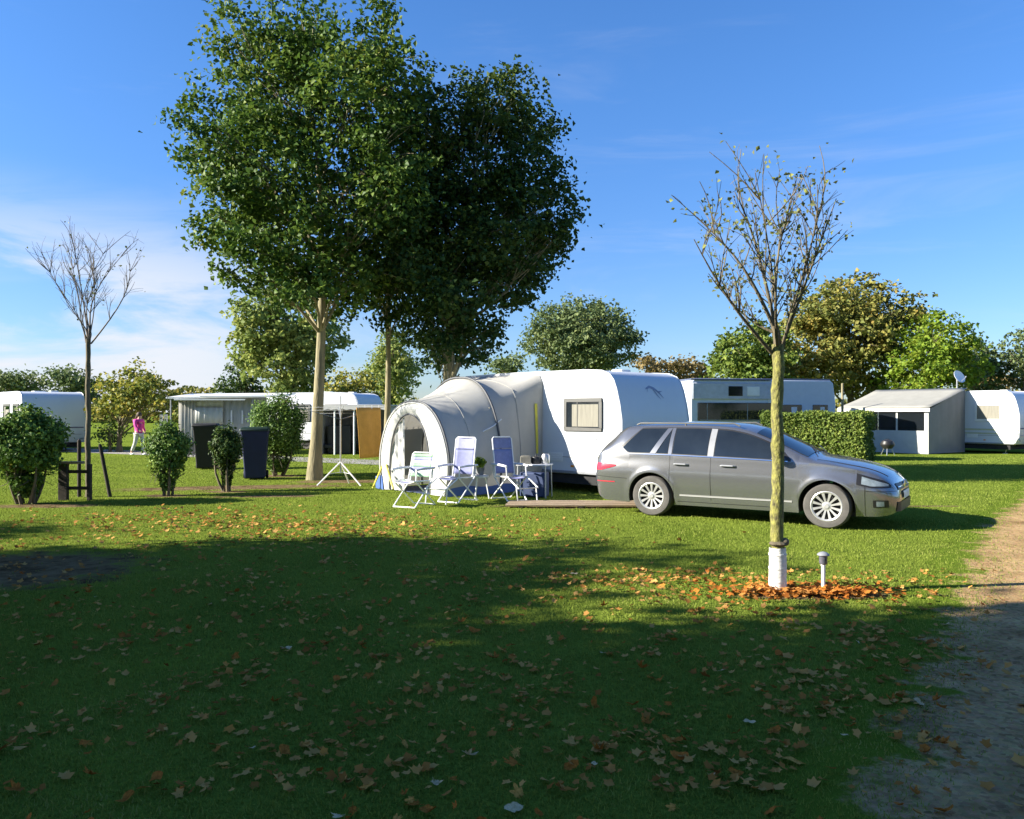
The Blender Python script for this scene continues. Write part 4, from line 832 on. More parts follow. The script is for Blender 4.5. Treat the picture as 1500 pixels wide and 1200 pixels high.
# ------------------------------------------------------------------ right side: awning, caravan, mobile home
def house_awning(label, loc, rz, L, D, hb, hf, roof, side, frontm, win=True):
    t = thing('awning', label, 'awning', (loc[0], loc[1], 0), rz)
    mb = MB(); mb.box((L / 2, D + .10, hf - .03), (L + .2, .02, .14)); mb.build('roof_valance', MT['canvas_white'], t)
    rows = []
    for i in range(12):
        x = -.08 + (L + .16) * i / 11; rows.append([Vector((x, .02 + (D + .09) * j / 8, hb + (hf - hb) * j / 8 - .03 * math.sin(math.pi * j / 8) - .02 * abs(math.sin(i * 1.1)) * math.sin(math.pi * j / 8) + .05)) for j in range(9)])
    mb = MB(); mb.grid(rows); o = mb.build('roof', roof, t, smooth=180, fixn=False); sd = o.modifiers.new('thick', 'SOLIDIFY'); sd.thickness = .02
    for x in (0, L):
        rows = [[Vector((x + .03 * math.sin(j * 2.2) * math.sin(math.pi * i / 6), .03 + (D - .03) * j / 14, .02 + (hb + (hf - hb) * j / 14 - .03) * i / 6)) for j in range(15)] for i in range(7)]
        mb = MB(); mb.grid(rows); mb.build('side_wall', side, t, smooth=180, fixn=False)
    z0, z1 = .88, 1.72; fr = MB(); fr.box((L / 2, D, z0 / 2 + .01), (L, .025, z0)); fr.box((L / 2, D, (z1 + hf) / 2 - .03), (L, .025, hf - z1 - .06))
    n = 3 if win else 2; pw = .16
    for i in range(n + 1): fr.box((i * (L - pw) / n + pw / 2, D, (z0 + z1) / 2), (pw if i not in (1, 2) else .07, .025, z1 - z0 - .004))
    f_ = fr.build('front_wall', frontm, t)
    for i in range(n):
        w_ = MB(); w_.box(((i + .5) * (L - pw) / n + pw / 2, D - .005, (z0 + z1) / 2), ((L - pw) / n - .06, .008, z1 - z0)); w_.build('window', MT['glass'], f_)
    pm = MB()
    for x in (.03, L - .03): pm.tube([(x, D - .04, 0), (x, D - .04, hf)], .014, 6)
    pm.build('pole', MT['steel'], t)
    it = MB(); it.box((L * .5, D * .5, .36), (1.2, .7, .04))
    for x in (-.5, .5):
        it.tube([(L * .5 + x, D * .5, 0), (L * .5 + x, D * .5, .36)], .02, 6)
    it.box((L * .25, D * .4, .5), (.5, .5, .9)); it.build('inside_furniture', MT['trim'], t)
    return t
ax = (-.82, -.57); RZ2 = math.atan2(.82, -.57)
C2 = (19.2, 31.0)
caravan('white caravan with pale framed window at the right edge', C2, RZ2, L=6.4, windows=((.62, 1.62, 1.25, 1.95),), stripe=1)
u = 2.0; house_awning('grey walled awning with beige sloping roof at the right', (C2[0] - .57 * u, C2[1] + .82 * u), RZ2, 3.7, 2.75, 2.50, 1.72, MT['canvas_beige'], MT['canvas_grey'], MT['canvas_white'])
# satellite dish behind it
a = P3(1402, 553, 36); sd_ = thing('satellite_dish', 'white satellite dish on a pole above the beige awning roof', 'satellite dish', (a.x, a.y, 0))
mb = MB(); mb.tube([(0, 0, 0), (0, 0, 3.1)], .03, 8); mb.build('pole', MT['steel'], sd_)
mb = MB(); m = Matrix.Translation((0, -.08, 3.13)) @ Matrix.Rotation(R(62), 4, 'X') @ Matrix.Rotation(R(20), 4, 'Y'); mb.lathe([(.001, 0), (.12, .012), (.22, .035), (.30, .075), (.30, .085), (.22, .05), (.001, .015)], 24, m); mb.build('dish', MT['white_tube'], sd_)
mb = MB(); mb.tube([m @ Vector((0, -.26, .06)), m @ Vector((0, -.2, .36))], .012, 6); mb.ball(m @ Vector((0, -.18, .37)), .035, 8, 6); mb.build('feed_arm', MT['trim'], sd_)
# grill beside the hedge
a = G(1300, 667); bb = thing('kettle_grill', 'small dark grill standing beside the end of the hedge', 'grill', (a[0], a[1], 0))
mb = MB(); mb.lathe([(.001, .22), (.16, .25), (.24, .36), (.25, .42), (.20, .53), (.06, .60), (.001, .61)], 20); mb.build('bowl', MT['black_plastic'], bb)
for k in range(3):
    mb = MB(); mb.tube([(.14 * math.cos(k * 2.1), .14 * math.sin(k * 2.1), .27), (.27 * math.cos(k * 2.1), .27 * math.sin(k * 2.1), 0)], .014, 6); mb.build('leg', MT['steel'], bb)
# long mobile home, its shaded side to the camera
mh = thing('mobile_home', 'long grey blue mobile home with dark windows behind the hedge', 'mobile home', (P3(1012, 600, 30).x, 30, 0), R(10)); Lm, Hm, Dm = 5.75, 2.80, 2.4
mb = MB(); mb.prism([(0, .45), (Lm, .45), (Lm + .05, 1.9), (Lm - .06, Hm - .10), (Lm - .18, Hm), (.18, Hm), (0, Hm - .10)], 0, Dm, lambda a, b, h: (a, h, b)); mb.build('body', mat('pale_blue_paint', (.50, .56, .65), .4, var=.04), mh, bevel=.04)
mb = MB(); mb.box((Lm * .31, -.03, Hm - .42), (Lm * .60, .05, .60)); mb.build('awning_case', mat('pale_blue_grey', (.40, .43, .50), .6), mh, bevel=.02)
mb = MB(); mb.box((Lm / 2, Dm / 2, Hm + .03), (Lm - .3, Dm - .1, .05)); mb.box((Lm * .27, -.02, Hm + .01), (Lm * .55, .10, .06)); mb.build('roof', mat('roof_slate_blue', (.09, .11, .18), .6), mh, bevel=.015)
mb = MB(); mb.box((Lm * .27 + .2, -.01, 1.62), (Lm * .52, .05, .66)); w_ = mb.build('window', MT['glass_dark'], mh, bevel=.02)
mb = MB(); mb.box((.62, -.037, 1.62), (.03, .012, .60)); mb.box((2.2, -.037, 1.62), (.03, .012, .60)); mb.box((1.7, -.037, 1.31), (2.7, .012, .03)); mb.build('window_bar', MT['trim'], w_)
mb = MB(); mb.box((1.72, -.062, Hm - .42), (.56, .02, .36)); mb.build('roof_window', MT['glass_dark'], mh, bevel=.01)
mb = MB(); mb.box((2.42, -.062, Hm - .42), (.50, .02, .34)); mb.build('roof_window', MT['caravan_roof'], mh, bevel=.01)
for x, w, in ((4.0, .8), (5.15, .62)):
    mb = MB(); mb.box((x, -.008, 1.62), (w, .03, .52)); w_ = mb.build('window', MT['glass_dark'], mh, bevel=.015)
    mb = MB(); mb.box((x + .08, -.026, 1.60), (w * .28, .008, .40)); mb.build('curtain', MT['white_fab'], w_)
mb = MB(); mb.box((3.35, -.006, 1.32), (.60, .02, 1.65)); dd = mb.build('door', MT['caravan_roof'], mh, bevel=.01); mb = MB(); mb.box((3.12, -.03, 1.3), (.04, .04, .12)); mb.build('handle', MT['trim'], dd)
mb = MB(); mb.box((Lm / 2, Dm / 2, .26), (Lm - .4, Dm - .3, .42)); mb.build('skirt', MT['under'], mh)
# white post right of the mobile home
a = P3(1234, 600, 33); post('fence_post', 'thin pale post between mobile home and beige awning', (a.x, a.y, 0), (a.x, a.y, 2.75), .05, MT['bark_sun'], 'post')

# ------------------------------------------------------------------ left side, far pitches
caravan('shaded blue looking caravan with dark side window at the left edge', (-19.25, 32.2), RZ, L=5.6, Wd=2.3, windows=((.5, 1.5, 1.25, 1.95), (2.1, 3.2, 1.25, 1.95)))
caravan('distant caravan end seen between the tallest shrub and the maple trunk', (-9.75, 37.0), RZ, L=5.5, Wd=2.2, windows=((.5, 1.5, 1.25, 1.95),))
caravan('distant white caravan behind the ochre towel', (-6.4, 34.5), RZ + .5, L=4.8, Wd=2.2, windows=((.6, 1.7, 1.2, 1.95), (2.4, 3.2, 1.2, 1.95)))
cp = thing('flat_canopy', 'flat white roofed canopy with grey walls behind the dark grey bin', 'canopy', (P3(262, 600, 31).x, 31, 0), R(4))
mb = MB(); mb.add([(-.3, -.35, 2.10), (3.9, -.35, 2.18), (3.9, 2.4, 2.34), (-.3, 2.4, 2.30), (-.3, -.35, 2.17), (3.9, -.35, 2.25), (3.9, 2.4, 2.40), (-.3, 2.4, 2.36)], [(0, 3, 2, 1), (4, 5, 6, 7), (0, 1, 5, 4), (1, 2, 6, 5), (2, 3, 7, 6), (3, 0, 4, 7)]); mb.build('roof', MT['caravan_roof'], cp)
mb = MB(); mb.box((1.25, -.38, 2.075), (2.6, .04, .05)); mb.box((2.4, -.38, 2.19), (3.0, .03, .05)); mb.build('roof_edge', MT['white_tube'], cp)
def wallp(x0, x1, y, z0, z1, mt, nm='wall_panel'):
    n = 16; rows = [[Vector((x0 + (x1 - x0) * i / n, y + .025 * math.sin(i * 1.9), z)) for i in range(n + 1)] for z in (z0, (z0 + z1) / 2, z1)]; m_ = MB(); m_.grid(rows); o = m_.build(nm, mt, cp, smooth=180, fixn=False); s_ = o.modifiers.new('thick', 'SOLIDIFY'); s_.thickness = .015
wallp(0.0, .62, 0, .02, 2.08, MT['canvas']); wallp(.62, 1.65, -.06, 1.15, 1.78, MT['canvas_white']); wallp(.62, 1.65, 0, 1.78, 2.1, MT['canvas']); wallp(1.65, 2.75, 0, .02, 2.12, MT['canvas']); wallp(.62, 1.65, .02, .02, 1.14, MT['trim'])
mb = MB(); mb.add([(0, 0, .02), (0, 2.3, .02), (0, 2.3, 2.28), (0, 0, 2.1)], [(0, 1, 2, 3)]); mb.add([(0, 2.3, .02), (2.75, 2.3, .02), (2.75, 2.3, 2.3), (0, 2.3, 2.28)], [(0, 1, 2, 3)]); mb.build('wall_panel', MT['canvas'], cp)
for x in (2.8, 3.8, -.2):
    mb = MB(); mb.tube([(x, -.28, 0), (x, -.28, 2.12)], .03, 8); mb.build('post', MT['trim'], cp)
for x0 in (1.85, 2.25):
    mb = MB(); mb.box((x0 + .12, -.07, 1.42), (.05, .03, .5)); mb.build('hanging_strap', MT['white_fab'], cp)
# open sided awning behind the rotary dryer
oa = thing('open_awning', 'white edged open awning with dark inside behind the dryer', 'awning', (P3(470, 600, 31).x, 31, 0), R(-5))
mb = MB(); mb.box((1.25, 1.1, 1.86), (2.75, 2.4, .05)); mb.build('roof', MT['canvas_white'], oa, bevel=.02)
mb = MB(); n = 40; rows = [[Vector((-.12 + 2.75 * i / n, -.12, 1.84)) for i in range(n + 1)], [Vector((-.12 + 2.75 * i / n, -.13, 1.68 + .035 * abs(math.sin(i * .75)))) for i in range(n + 1)]]; mb.grid(rows); mb.build('valance', MT['canvas_white'], oa, fixn=False)
for x in (0, .55, 1.3, 2.5):
    mb = MB(); mb.tube([(x, -.05, 0), (x, -.05, 1.85)], .035, 8); mb.build('post', MT['white_tube'], oa)
mb = MB(); mb.box((1.25, 2.2, .93), (2.5, .03, 1.84)); mb.box((0.0, 1.1, .93), (.03, 2.2, 1.84)); mb.box((2.5, 1.1, .93), (.03, 2.2, 1.84)); mb.build('wall_panel', MT['trim'], oa)
mb = MB(); mb.box((.6, .7, .55), (.9, .8, 1.08)); mb.box((1.75, .8, .40), (1.1, .7, .06)); mb.box((1.75, .8, .19), (.9, .5, .36)); mb.box((.25, .3, .30), (.34, .3, .14)); mb.build('stored_furniture', MT['black_plastic'], oa, bevel=.02)
for i, (px, h) in enumerate(((236, 1.5), (243, 1.5))):
    a = P3(px, 640, 33); post('white_post', 'white wooden post left of the flat canopy', (a.x, a.y, 0), (a.x, a.y, h), .07, MT['white_tube'], 'post', 'pair of white posts')
# ------------------------------------------------------------------ grey estate car
def herm(tab):
    xs = np.array([p[0] for p in tab], float); ys = np.array([p[1] for p in tab], float); d = np.diff(ys) / np.diff(xs); m = np.zeros(len(xs)); m[0], m[-1] = d[0], d[-1]
    for i in range(1, len(xs) - 1): m[i] = 0 if d[i - 1] * d[i] <= 0 else 2 * d[i - 1] * d[i] / (d[i - 1] + d[i])
    def f(x):
        x = min(max(x, xs[0]), xs[-1]); i = min(int(np.searchsorted(xs, x, 'right') - 1), len(xs) - 2); h = xs[i + 1] - xs[i]; t = (x - xs[i]) / h
        return float((2*t**3-3*t**2+1)*ys[i] + (t**3-2*t**2+t)*h*m[i] + (-2*t**3+3*t**2)*ys[i+1] + (t**3-t**2)*h*m[i+1])
    return f
WB, RW = 2.578, 0.318; X0, X1 = -1.02, 3.45
zt = herm([(-1.02,.66),(-1.0,.88),(-.95,1.0),(-.85,1.115),(-.7,1.265),(-.56,1.385),(-.46,1.44),(-.3,1.465),(0,1.482),(.5,1.492),(.9,1.488),(1.2,1.468),(1.45,1.425),(1.6,1.372),(2.0,1.19),(2.3,1.05),(2.4,1.012),(2.55,.985),(2.9,.925),(3.1,.870),(3.25,.805),(3.35,.73),(3.42,.63),(3.45,.50)])
zs = herm([(-1.02,.64),(-.98,.86),(-.85,.955),(-.5,.972),(0,.972),(1,.955),(2,.928),(2.4,.915),(2.8,.868),(3.1,.80),(3.3,.70),(3.42,.57),(3.45,.47)])
ws = herm([(-1.02,.66),(-.96,.755),(-.8,.805),(-.3,.838),(.5,.852),(2,.852),(2.5,.835),(2.9,.785),(3.2,.69),(3.38,.58),(3.45,.50)])
ze = herm([(-1.02,.652),(-.98,.90),(-.9,1.045),(-.75,1.195),(-.6,1.33),(-.48,1.395),(-.3,1.41),(0,1.42),(.6,1.425),(1.1,1.405),(1.4,1.355),(1.6,1.29),(2.0,1.12),(2.3,.985),(2.4,.95),(2.6,.925),(2.8,.888),(3.1,.825),(3.3,.728),(3.42,.60),(3.45,.485)])
we = herm([(-1.02,.60),(-.97,.69),(-.75,.645),(-.45,.612),(0,.605),(1.2,.605),(1.6,.635),(2.0,.69),(2.3,.745),(2.5,.755),(2.8,.72),(3.1,.64),(3.3,.54),(3.45,.42)])
pl = herm([(-1.02,.72),(-.97,.79),(-.85,.845),(-.5,.876),(0,.888),(2.6,.888),(2.9,.868),(3.15,.808),(3.3,.725),(3.41,.60),(3.45,.50)])
zb0 = herm([(-1.02,.40),(-.93,.27),(-.8,.21),(-.5,.20),(3.15,.20),(3.3,.215),(3.41,.26),(3.45,.36)])
RA = .372
def zbot(x):
    z = zb0(x)
    for xa in (0, WB):
        d = abs(x - xa)
        if d < RA: z = max(z, RW + .002 + math.sqrt(RA * RA - d * d))
    return z
def side_y(x, z):
    s = zs(x); b = zb0(x)
    if z <= s:
        t = max(0, (z - b) / (s - b)); y = pl(x) * (1 - .085 * (1 - t) ** 3); k = max(0, min(1, (t - .62) / .38)); k = k * k * (3 - 2 * k)
        y = y * (1 - k) + ws(x) * k
        y -= .010 * math.exp(-((z - .37) / .035) ** 2) * (1 if .3 < x < 2.3 else 0)          # pressed crease above the sill
        for xa in (0, WB):                                                                   # swollen wheel arch lips
            r = math.hypot(x - xa, z - RW); y += .014 * math.exp(-((r - RA - .02) / .045) ** 2)
        return y
    e = ze(x); u = min(1, (z - s) / max(e - s, 1e-4)); return ws(x) + (we(x) - ws(x)) * u + .028 * math.sin(math.pi * u) * (1 if x < 2.2 else .3)
def section(x):
    b, s, e, t = zbot(x), zs(x), ze(x), zt(x); p = []
    for i in range(13): z = b + (s - b) * i / 12; p.append((side_y(x, z), z))
    for i in range(1, 9): z = s + (e - s) * i / 8; p.append((side_y(x, z), z))
    for i in range(1, 10): q = i / 9; p.append((we(x) * (1 - q), e + (t - e) * (1 - (1 - q) ** 2.2)))
    return p
st = list(np.linspace(X0, -.45, 26)) + list(np.linspace(.45, WB - .45, 46)) + list(np.linspace(WB + .45, X1, 26))
for xa in (0, WB):
    st += [xa + RA * math.sin(q) for q in np.linspace(-math.pi / 2, math.pi / 2, 27)] + [xa - RA - .003, xa + RA + .003, xa - RA - .03, xa + RA + .03]
st = sorted(set(round(x, 4) for x in st))
car = thing('estate_car', 'silver grey estate car parked on the grass in front of the white caravan', 'car', (2.61, 13.345, 0), R(-33)); car.scale = (1, 1, .975)
mb = MB(); rows = []
for x in st:
    p = section(x); rows.append([Vector((x, -y, z)) for y, z in p] + [Vector((x, y, z)) for y, z in reversed(p[:-1])])
mb.grid(rows); nn_ = len(rows[0]); mb.f.append(tuple(range(nn_))); mb.f.append(tuple(len(st) * nn_ - 1 - i for i in range(nn_)))
mb.build('body', MT['paint'], car, smooth=50)
def patch(name, mt, x0, x1, fb, ft, off=.006, nx=24, nz=8, both=True, parent=None):
    o = None
    for s in ((-1, 1) if both else (-1,)):
        rows = []
        for i in range(nx + 1):
            x = x0 + (x1 - x0) * i / nx; a, b = fb(x), ft(x); b = max(b, a + .001); r = []
            for j in range(nz + 1):
                z = a + (b - a) * j / nz; r.append(Vector((x, s * (side_y(x, z) + off), z)))
            rows.append(r)
        m_ = MB(); m_.grid(rows); o = m_.build(name, mt, parent or car, smooth=60, fixn=False)
    return o
lin = lambda xa, za, xb, zb_: (lambda x: za + (zb_ - za) * min(1, max(0, (x - xa) / (xb - xa))))
belt = lambda x: zs(x) + .018
top = lambda x: ze(x) - .035
GL = MT['glass_dark']
# black surround of the window band, then the panes
patch('window_surround', MT['black_plastic'], -.60, 2.10, lambda x: belt(x) - .012 + max(0, -(x + .40)) * .9, lambda x: min(top(x) + .014, belt(x) + (x + .615) * 1.0 + .02) if x < 0 else max(belt(x) - .010, min(top(x) + .014, belt(x) + (2.12 - x) * .95)), .003, 60)
patch('quarter_window', GL, -.53, .19, lambda x: max(belt(x) + .01 + max(0, -(x + .40)) * .7, belt(x) + (x + .03) * 1.75), lambda x: min(top(x) - .005, belt(x) + (x + .55) * 1.12 + .03), .006)
patch('window_pillar', MT['paint'], -.02, .27, lambda x: max(belt(x) + .002, belt(x) + (x - .065) * 1.9), lambda x: min(top(x), belt(x) + (x + .03) * 1.75), .010)
patch('rear_door_window', GL, .34, .885, lambda x: belt(x) + .008, lambda x: top(x) - .006, .006)
patch('rear_door_window', GL, .085, .265, lambda x: belt(x) + .008, lambda x: min(top(x) - .006, belt(x) + (x - .075) * 1.9), .007)
patch('window_pillar', MT['paint'], .275, .33, lambda x: belt(x) - .004, lambda x: top(x) + .004, .009, 4)
patch('window_pillar', MT['trim'], .895, .985, lambda x: belt(x) - .004, lambda x: top(x) + .004, .009, 6)
patch('front_door_window', GL, .995, 2.04, lambda x: belt(x) + .006, lambda x: max(belt(x) + .008, min(top(x) - .006, belt(x) + (2.06 - x) * .93)), .006, 40)
patch('chrome_strip', MT['chrome'], -.40, 2.06, lambda x: belt(x) - .018, lambda x: belt(x) - .006, .010, 50, 1)
# doors: seams and sill highlight
for xa in (.30, .94, 1.98):
    patch('door_seam', MT['black_plastic'], xa, xa + .007, lambda x: .30 if xa > .35 else zbot(x) + .02, lambda x: belt(x) - .02, .0025, 1, 20)
patch('door_seam', MT['black_plastic'], .42, 1.98, lambda x: .255, lambda x: .262, .0025, 40, 1)
patch('sill_strip', MT['alloy'], .46, 2.12, lambda x: .345, lambda x: .372, .012, 40, 3)  # bright strip paints the light caught along the sill crease
patch('fuel_flap', MT['paint'], -.30, -.14, lambda x: .78, lambda x: .90, .004, 6, 4) if False else None
for s in (-1, 1):
    for x in (.38, 1.10):
        mb = MB(); y = side_y(x, .84) ; mb.tube([(x, s * (y + .004), .835), (x + .03, s * (y + .035), .84), (x + .19, s * (y + .035), .838), (x + .22, s * (y + .004), .833)], .013, 8); mb.build('door_handle', MT['chrome'] if s > 0 else MT['trim'], car)
    mb = MB(); y = side_y(1.92, .99); mb.ball((1.93, s * (y + .12), 1.00), .105, 16, 10, (.65, 1.0, .72)); mb.tube([(1.96, s * y, .96), (1.94, s * (y + .09), .97)], .03, 8); mr = mb.build('wing_mirror', MT['black_plastic'], car, smooth=60)
    mb = MB(); mb.tube([(-.36, s * .565, 1.435), (-.30, s * .565, 1.462), (1.2, s * .565, 1.468), (1.30, s * .57, 1.425)], .013, 8); mb.tube([(.45, s * .565, 1.42), (.45, s * .565, 1.47)], .013, 6); mb.build('roof_rail', MT['frame'], car)
patch('tail_light', MT['redlamp'], -1.0, -.60, lambda x: max(zb0(x), .70 + .28 * max(0, x + .86)), lambda x: max(.71, min(.865, zs(x) - .02) - .10 * max(0, x + .80) - .05), .008, 20)
patch('reflector_strip', MT['redlamp'], -.96, -.62, lambda x: .51, lambda x: .524, .006, 10, 2)
patch('bumper_seam', MT['black_plastic'], -.99, -.40, lambda x: .60 - .04 * (x + .99), lambda x: .607 - .04 * (x + .99), .003, 20, 1)
hd = patch('headlight', MT['black_plastic'], 2.96, 3.36, lambda x: .60 + .06 * max(0, (3.14 - x)) * 4, lambda x: max(.61, min(zs(x) - .015, .795 - .30 * (x - 2.96))), .005, 24)
patch('headlight_lens', MT['clearlamp'], 3.02, 3.33, lambda x: .622 + .06 * max(0, (3.14 - x)) * 4, lambda x: max(.626, min(zs(x) - .03, .765 - .33 * (x - 2.98))), .010, 20)
patch('wing_seam', MT['black_plastic'], 3.06, 3.066, lambda x: zbot(x) + .01, lambda x: .62, .003, 1, 12)
patch('fog_lamp', MT['black_plastic'], 3.16, 3.34, lambda x: .33, lambda x: .43, .005, 10)
patch('fog_lens', MT['clearlamp'], 3.20, 3.29, lambda x: .345, lambda x: .415, .010, 8)
patch('bumper_seam', MT['black_plastic'], 3.07, 3.42, lambda x: .55, lambda x: .556, .003, 20, 1)
# front: grille, intake, plate, emblem disc
def fx(y, z):                                       # x on the nose at a half-width y and height z
    lo, hi = 2.9, X1
    for _ in range(30):
        m = (lo + hi) / 2; p = section(m)[::-1]; inside = False
        yy = side_y(m, z) if z <= ze(m) else (0 if z > zt(m) else we(m) * ((1 - (z - ze(m)) / max(zt(m) - ze(m), 1e-4)) ** (1 / 2.2)))
        if yy > abs(y): lo = m
        else: hi = m
    return lo
def nose(name, mt, hw, z0, z1, off, n=24):
    rows = [[Vector((fx(y, z) + off, y, z)) for y in np.linspace(-hw, hw, n)] for z in np.linspace(z0, z1, 7)]; m_ = MB(); m_.grid(rows); return m_.build(name, mt, car, smooth=60, fixn=False)
nose('grille', MT['black_plastic'], .50, .565, .655, .008); nose('grille_bar', MT['chrome'], .48, .60, .612, .016)
nose('air_intake', MT['black_plastic'], .56, .27, .40, .010); nose('number_plate', MT['plate'], .26, .43, .535, .02)
mb = MB(); mb.lathe([(.001, .012), (.055, .010), (.062, 0), (.055, -.004)], 24, Matrix.Translation((fx(0, .62) + .012, 0, .62)) @ Matrix.Rotation(R(90), 4, 'Y')); mb.build('badge', MT['chrome'], car)
# windscreen and rear window
def top_patch(name, mt, xa, xb, v, off, rear=False):
    rows = []
    for i in range(21):
        x = xa + (xb - xa) * i / 20; r = []
        for j in range(25):
            q = v * (j / 12 - 1); sgn = 1 if q > 0 else -1; aq = abs(q); z = ze(x) + (zt(x) - ze(x)) * (1 - aq ** 2.2); sl = math.atan2(zt(x + .02) - zt(x - .02), .04); r.append(Vector((x - math.sin(sl) * off, q * we(x), z + math.cos(sl) * off)))
        rows.append(r)
    m_ = MB(); m_.grid(rows); return m_.build(name, mt, car, smooth=80, fixn=False)
top_patch('windscreen', GL, 1.55, 2.30, .93, .007); top_patch('rear_window', GL, -.90, -.52, .86, .007)
mb = MB()
for y in (-.35, .15): mb.tube([(2.37, y, zt(2.37) + .015), (2.16, y + .46, zt(2.16) + .012)], .008, 6)
mb.build('wiper', MT['black_plastic'], car)
for s in (-1, 1):
    mb = MB(); pts = [(x, s * (we(x) - .07 - .03 * math.sin((x - 2.4) * 3)), ze(x) + (zt(x) - ze(x)) * .30 + .0035) for x in np.linspace(2.42, 3.30, 24)]; mb.tube(pts, .004, 5); mb.build('bonnet_seam', MT['black_plastic'], car)
# underbody and wheel wells
mb = MB(); mb.box((1.25, 0, .36), (3.9, 1.12, .28)); mb.box((WB / 2, 0, .36), (1.72, 1.56, .26)); mb.box((-.72, 0, .38), (.44, 1.34, .18)); mb.box((3.12, 0, .36), (.28, 1.2, .22)); mb.build('underbody', MT['under'], car)
for xa in (0, WB):
    for s in (-1, 1):
        mb = MB(); rows = [[Vector((xa + (RA + .004) * math.cos(q), s * y, RW + .002 + (RA + .004) * math.sin(q))) for q in np.linspace(-.28, math.pi + .28, 25)] for y in (.55, .70, pl(xa) - .035)]
        mb.grid(rows); mb.build('wheel_arch', MT['under'], car, fixn=False)
        w0 = Matrix.Translation((xa, s * .755, RW)) @ Matrix.Rotation(R(90 if s < 0 else -90), 4, 'X')
        mb = MB(); mb.lathe([(.205, -.095), (.25, -.105), (.295, -.10), (.313, -.08), (.318, -.04), (.318, .04), (.313, .08), (.295, .10), (.25, .105), (.212, .098), (.205, .085)], 40, w0, closed=True); wh = mb.build('wheel', MT['tyre'], car)
        mb = MB(); mb.lathe([(.001, .02), (.20, .02), (.205, -.08)], 30, w0); mb.build('brake_backing', MT['dark'], wh)
        mb = MB(); mb.lathe([(.206, .085), (.214, .100), (.204, .104), (.186, .094), (.184, .06)], 40, w0); mb.lathe([(.001, .092), (.03, .092), (.036, .084), (.066, .078), (.070, .05)], 24, w0)
        for k in range(12):
            q = 2 * math.pi * (k + .5 * (xa > 0)) / 12; ca, sa = math.cos(q), math.sin(q); tx_, ty_ = -sa, ca; pr = []
            for r0, hw, z in ((.050, .012, .078), (.12, .0135, .086), (.195, .0215, .094)):
                pr.append([w0 @ Vector((ca * r0 + tx_ * h_, sa * r0 + ty_ * h_, z_)) for h_, z_ in ((-hw, z - .03), (-hw, z), (hw, z), (hw, z - .03))])
            mb.grid(pr, True)
        mb.build('rim', MT['alloy'], wh, smooth=30)

# ------------------------------------------------------------------ small solar lamp by the tree
a = G(1206, 870); lm = thing('garden_lamp', 'small garden lamp with grey head on a white stem beside the wrapped trunk', 'garden lamp', (a[0], a[1], 0))
mb = MB(); mb.tube([(0, 0, -.03), (0, 0, .255)], .017, 14); mb.tube([(0, 0, .25), (0, 0, .262)], .022, 14); mb.build('stem', MT['white_tube'], lm)
mb = MB(); mb.lathe([(.001, .262), (.030, .262), (.036, .275), (.036, .335), (.030, .34)], 18); mb.build('lamp_glass', mat('smoked_glass', (.10, .10, .125), .15, var=.2, scale=40, coat=.6), lm)
mb = MB(); mb.lathe([(.050, .338), (.054, .344), (.050, .352), (.034, .364), (.010, .372), (.001, .373)], 22); mb.lathe([(.030, .34), (.050, .338)], 22); mb.build('lamp_cap', MT['trim'], lm)
for k in range(4):
    pass

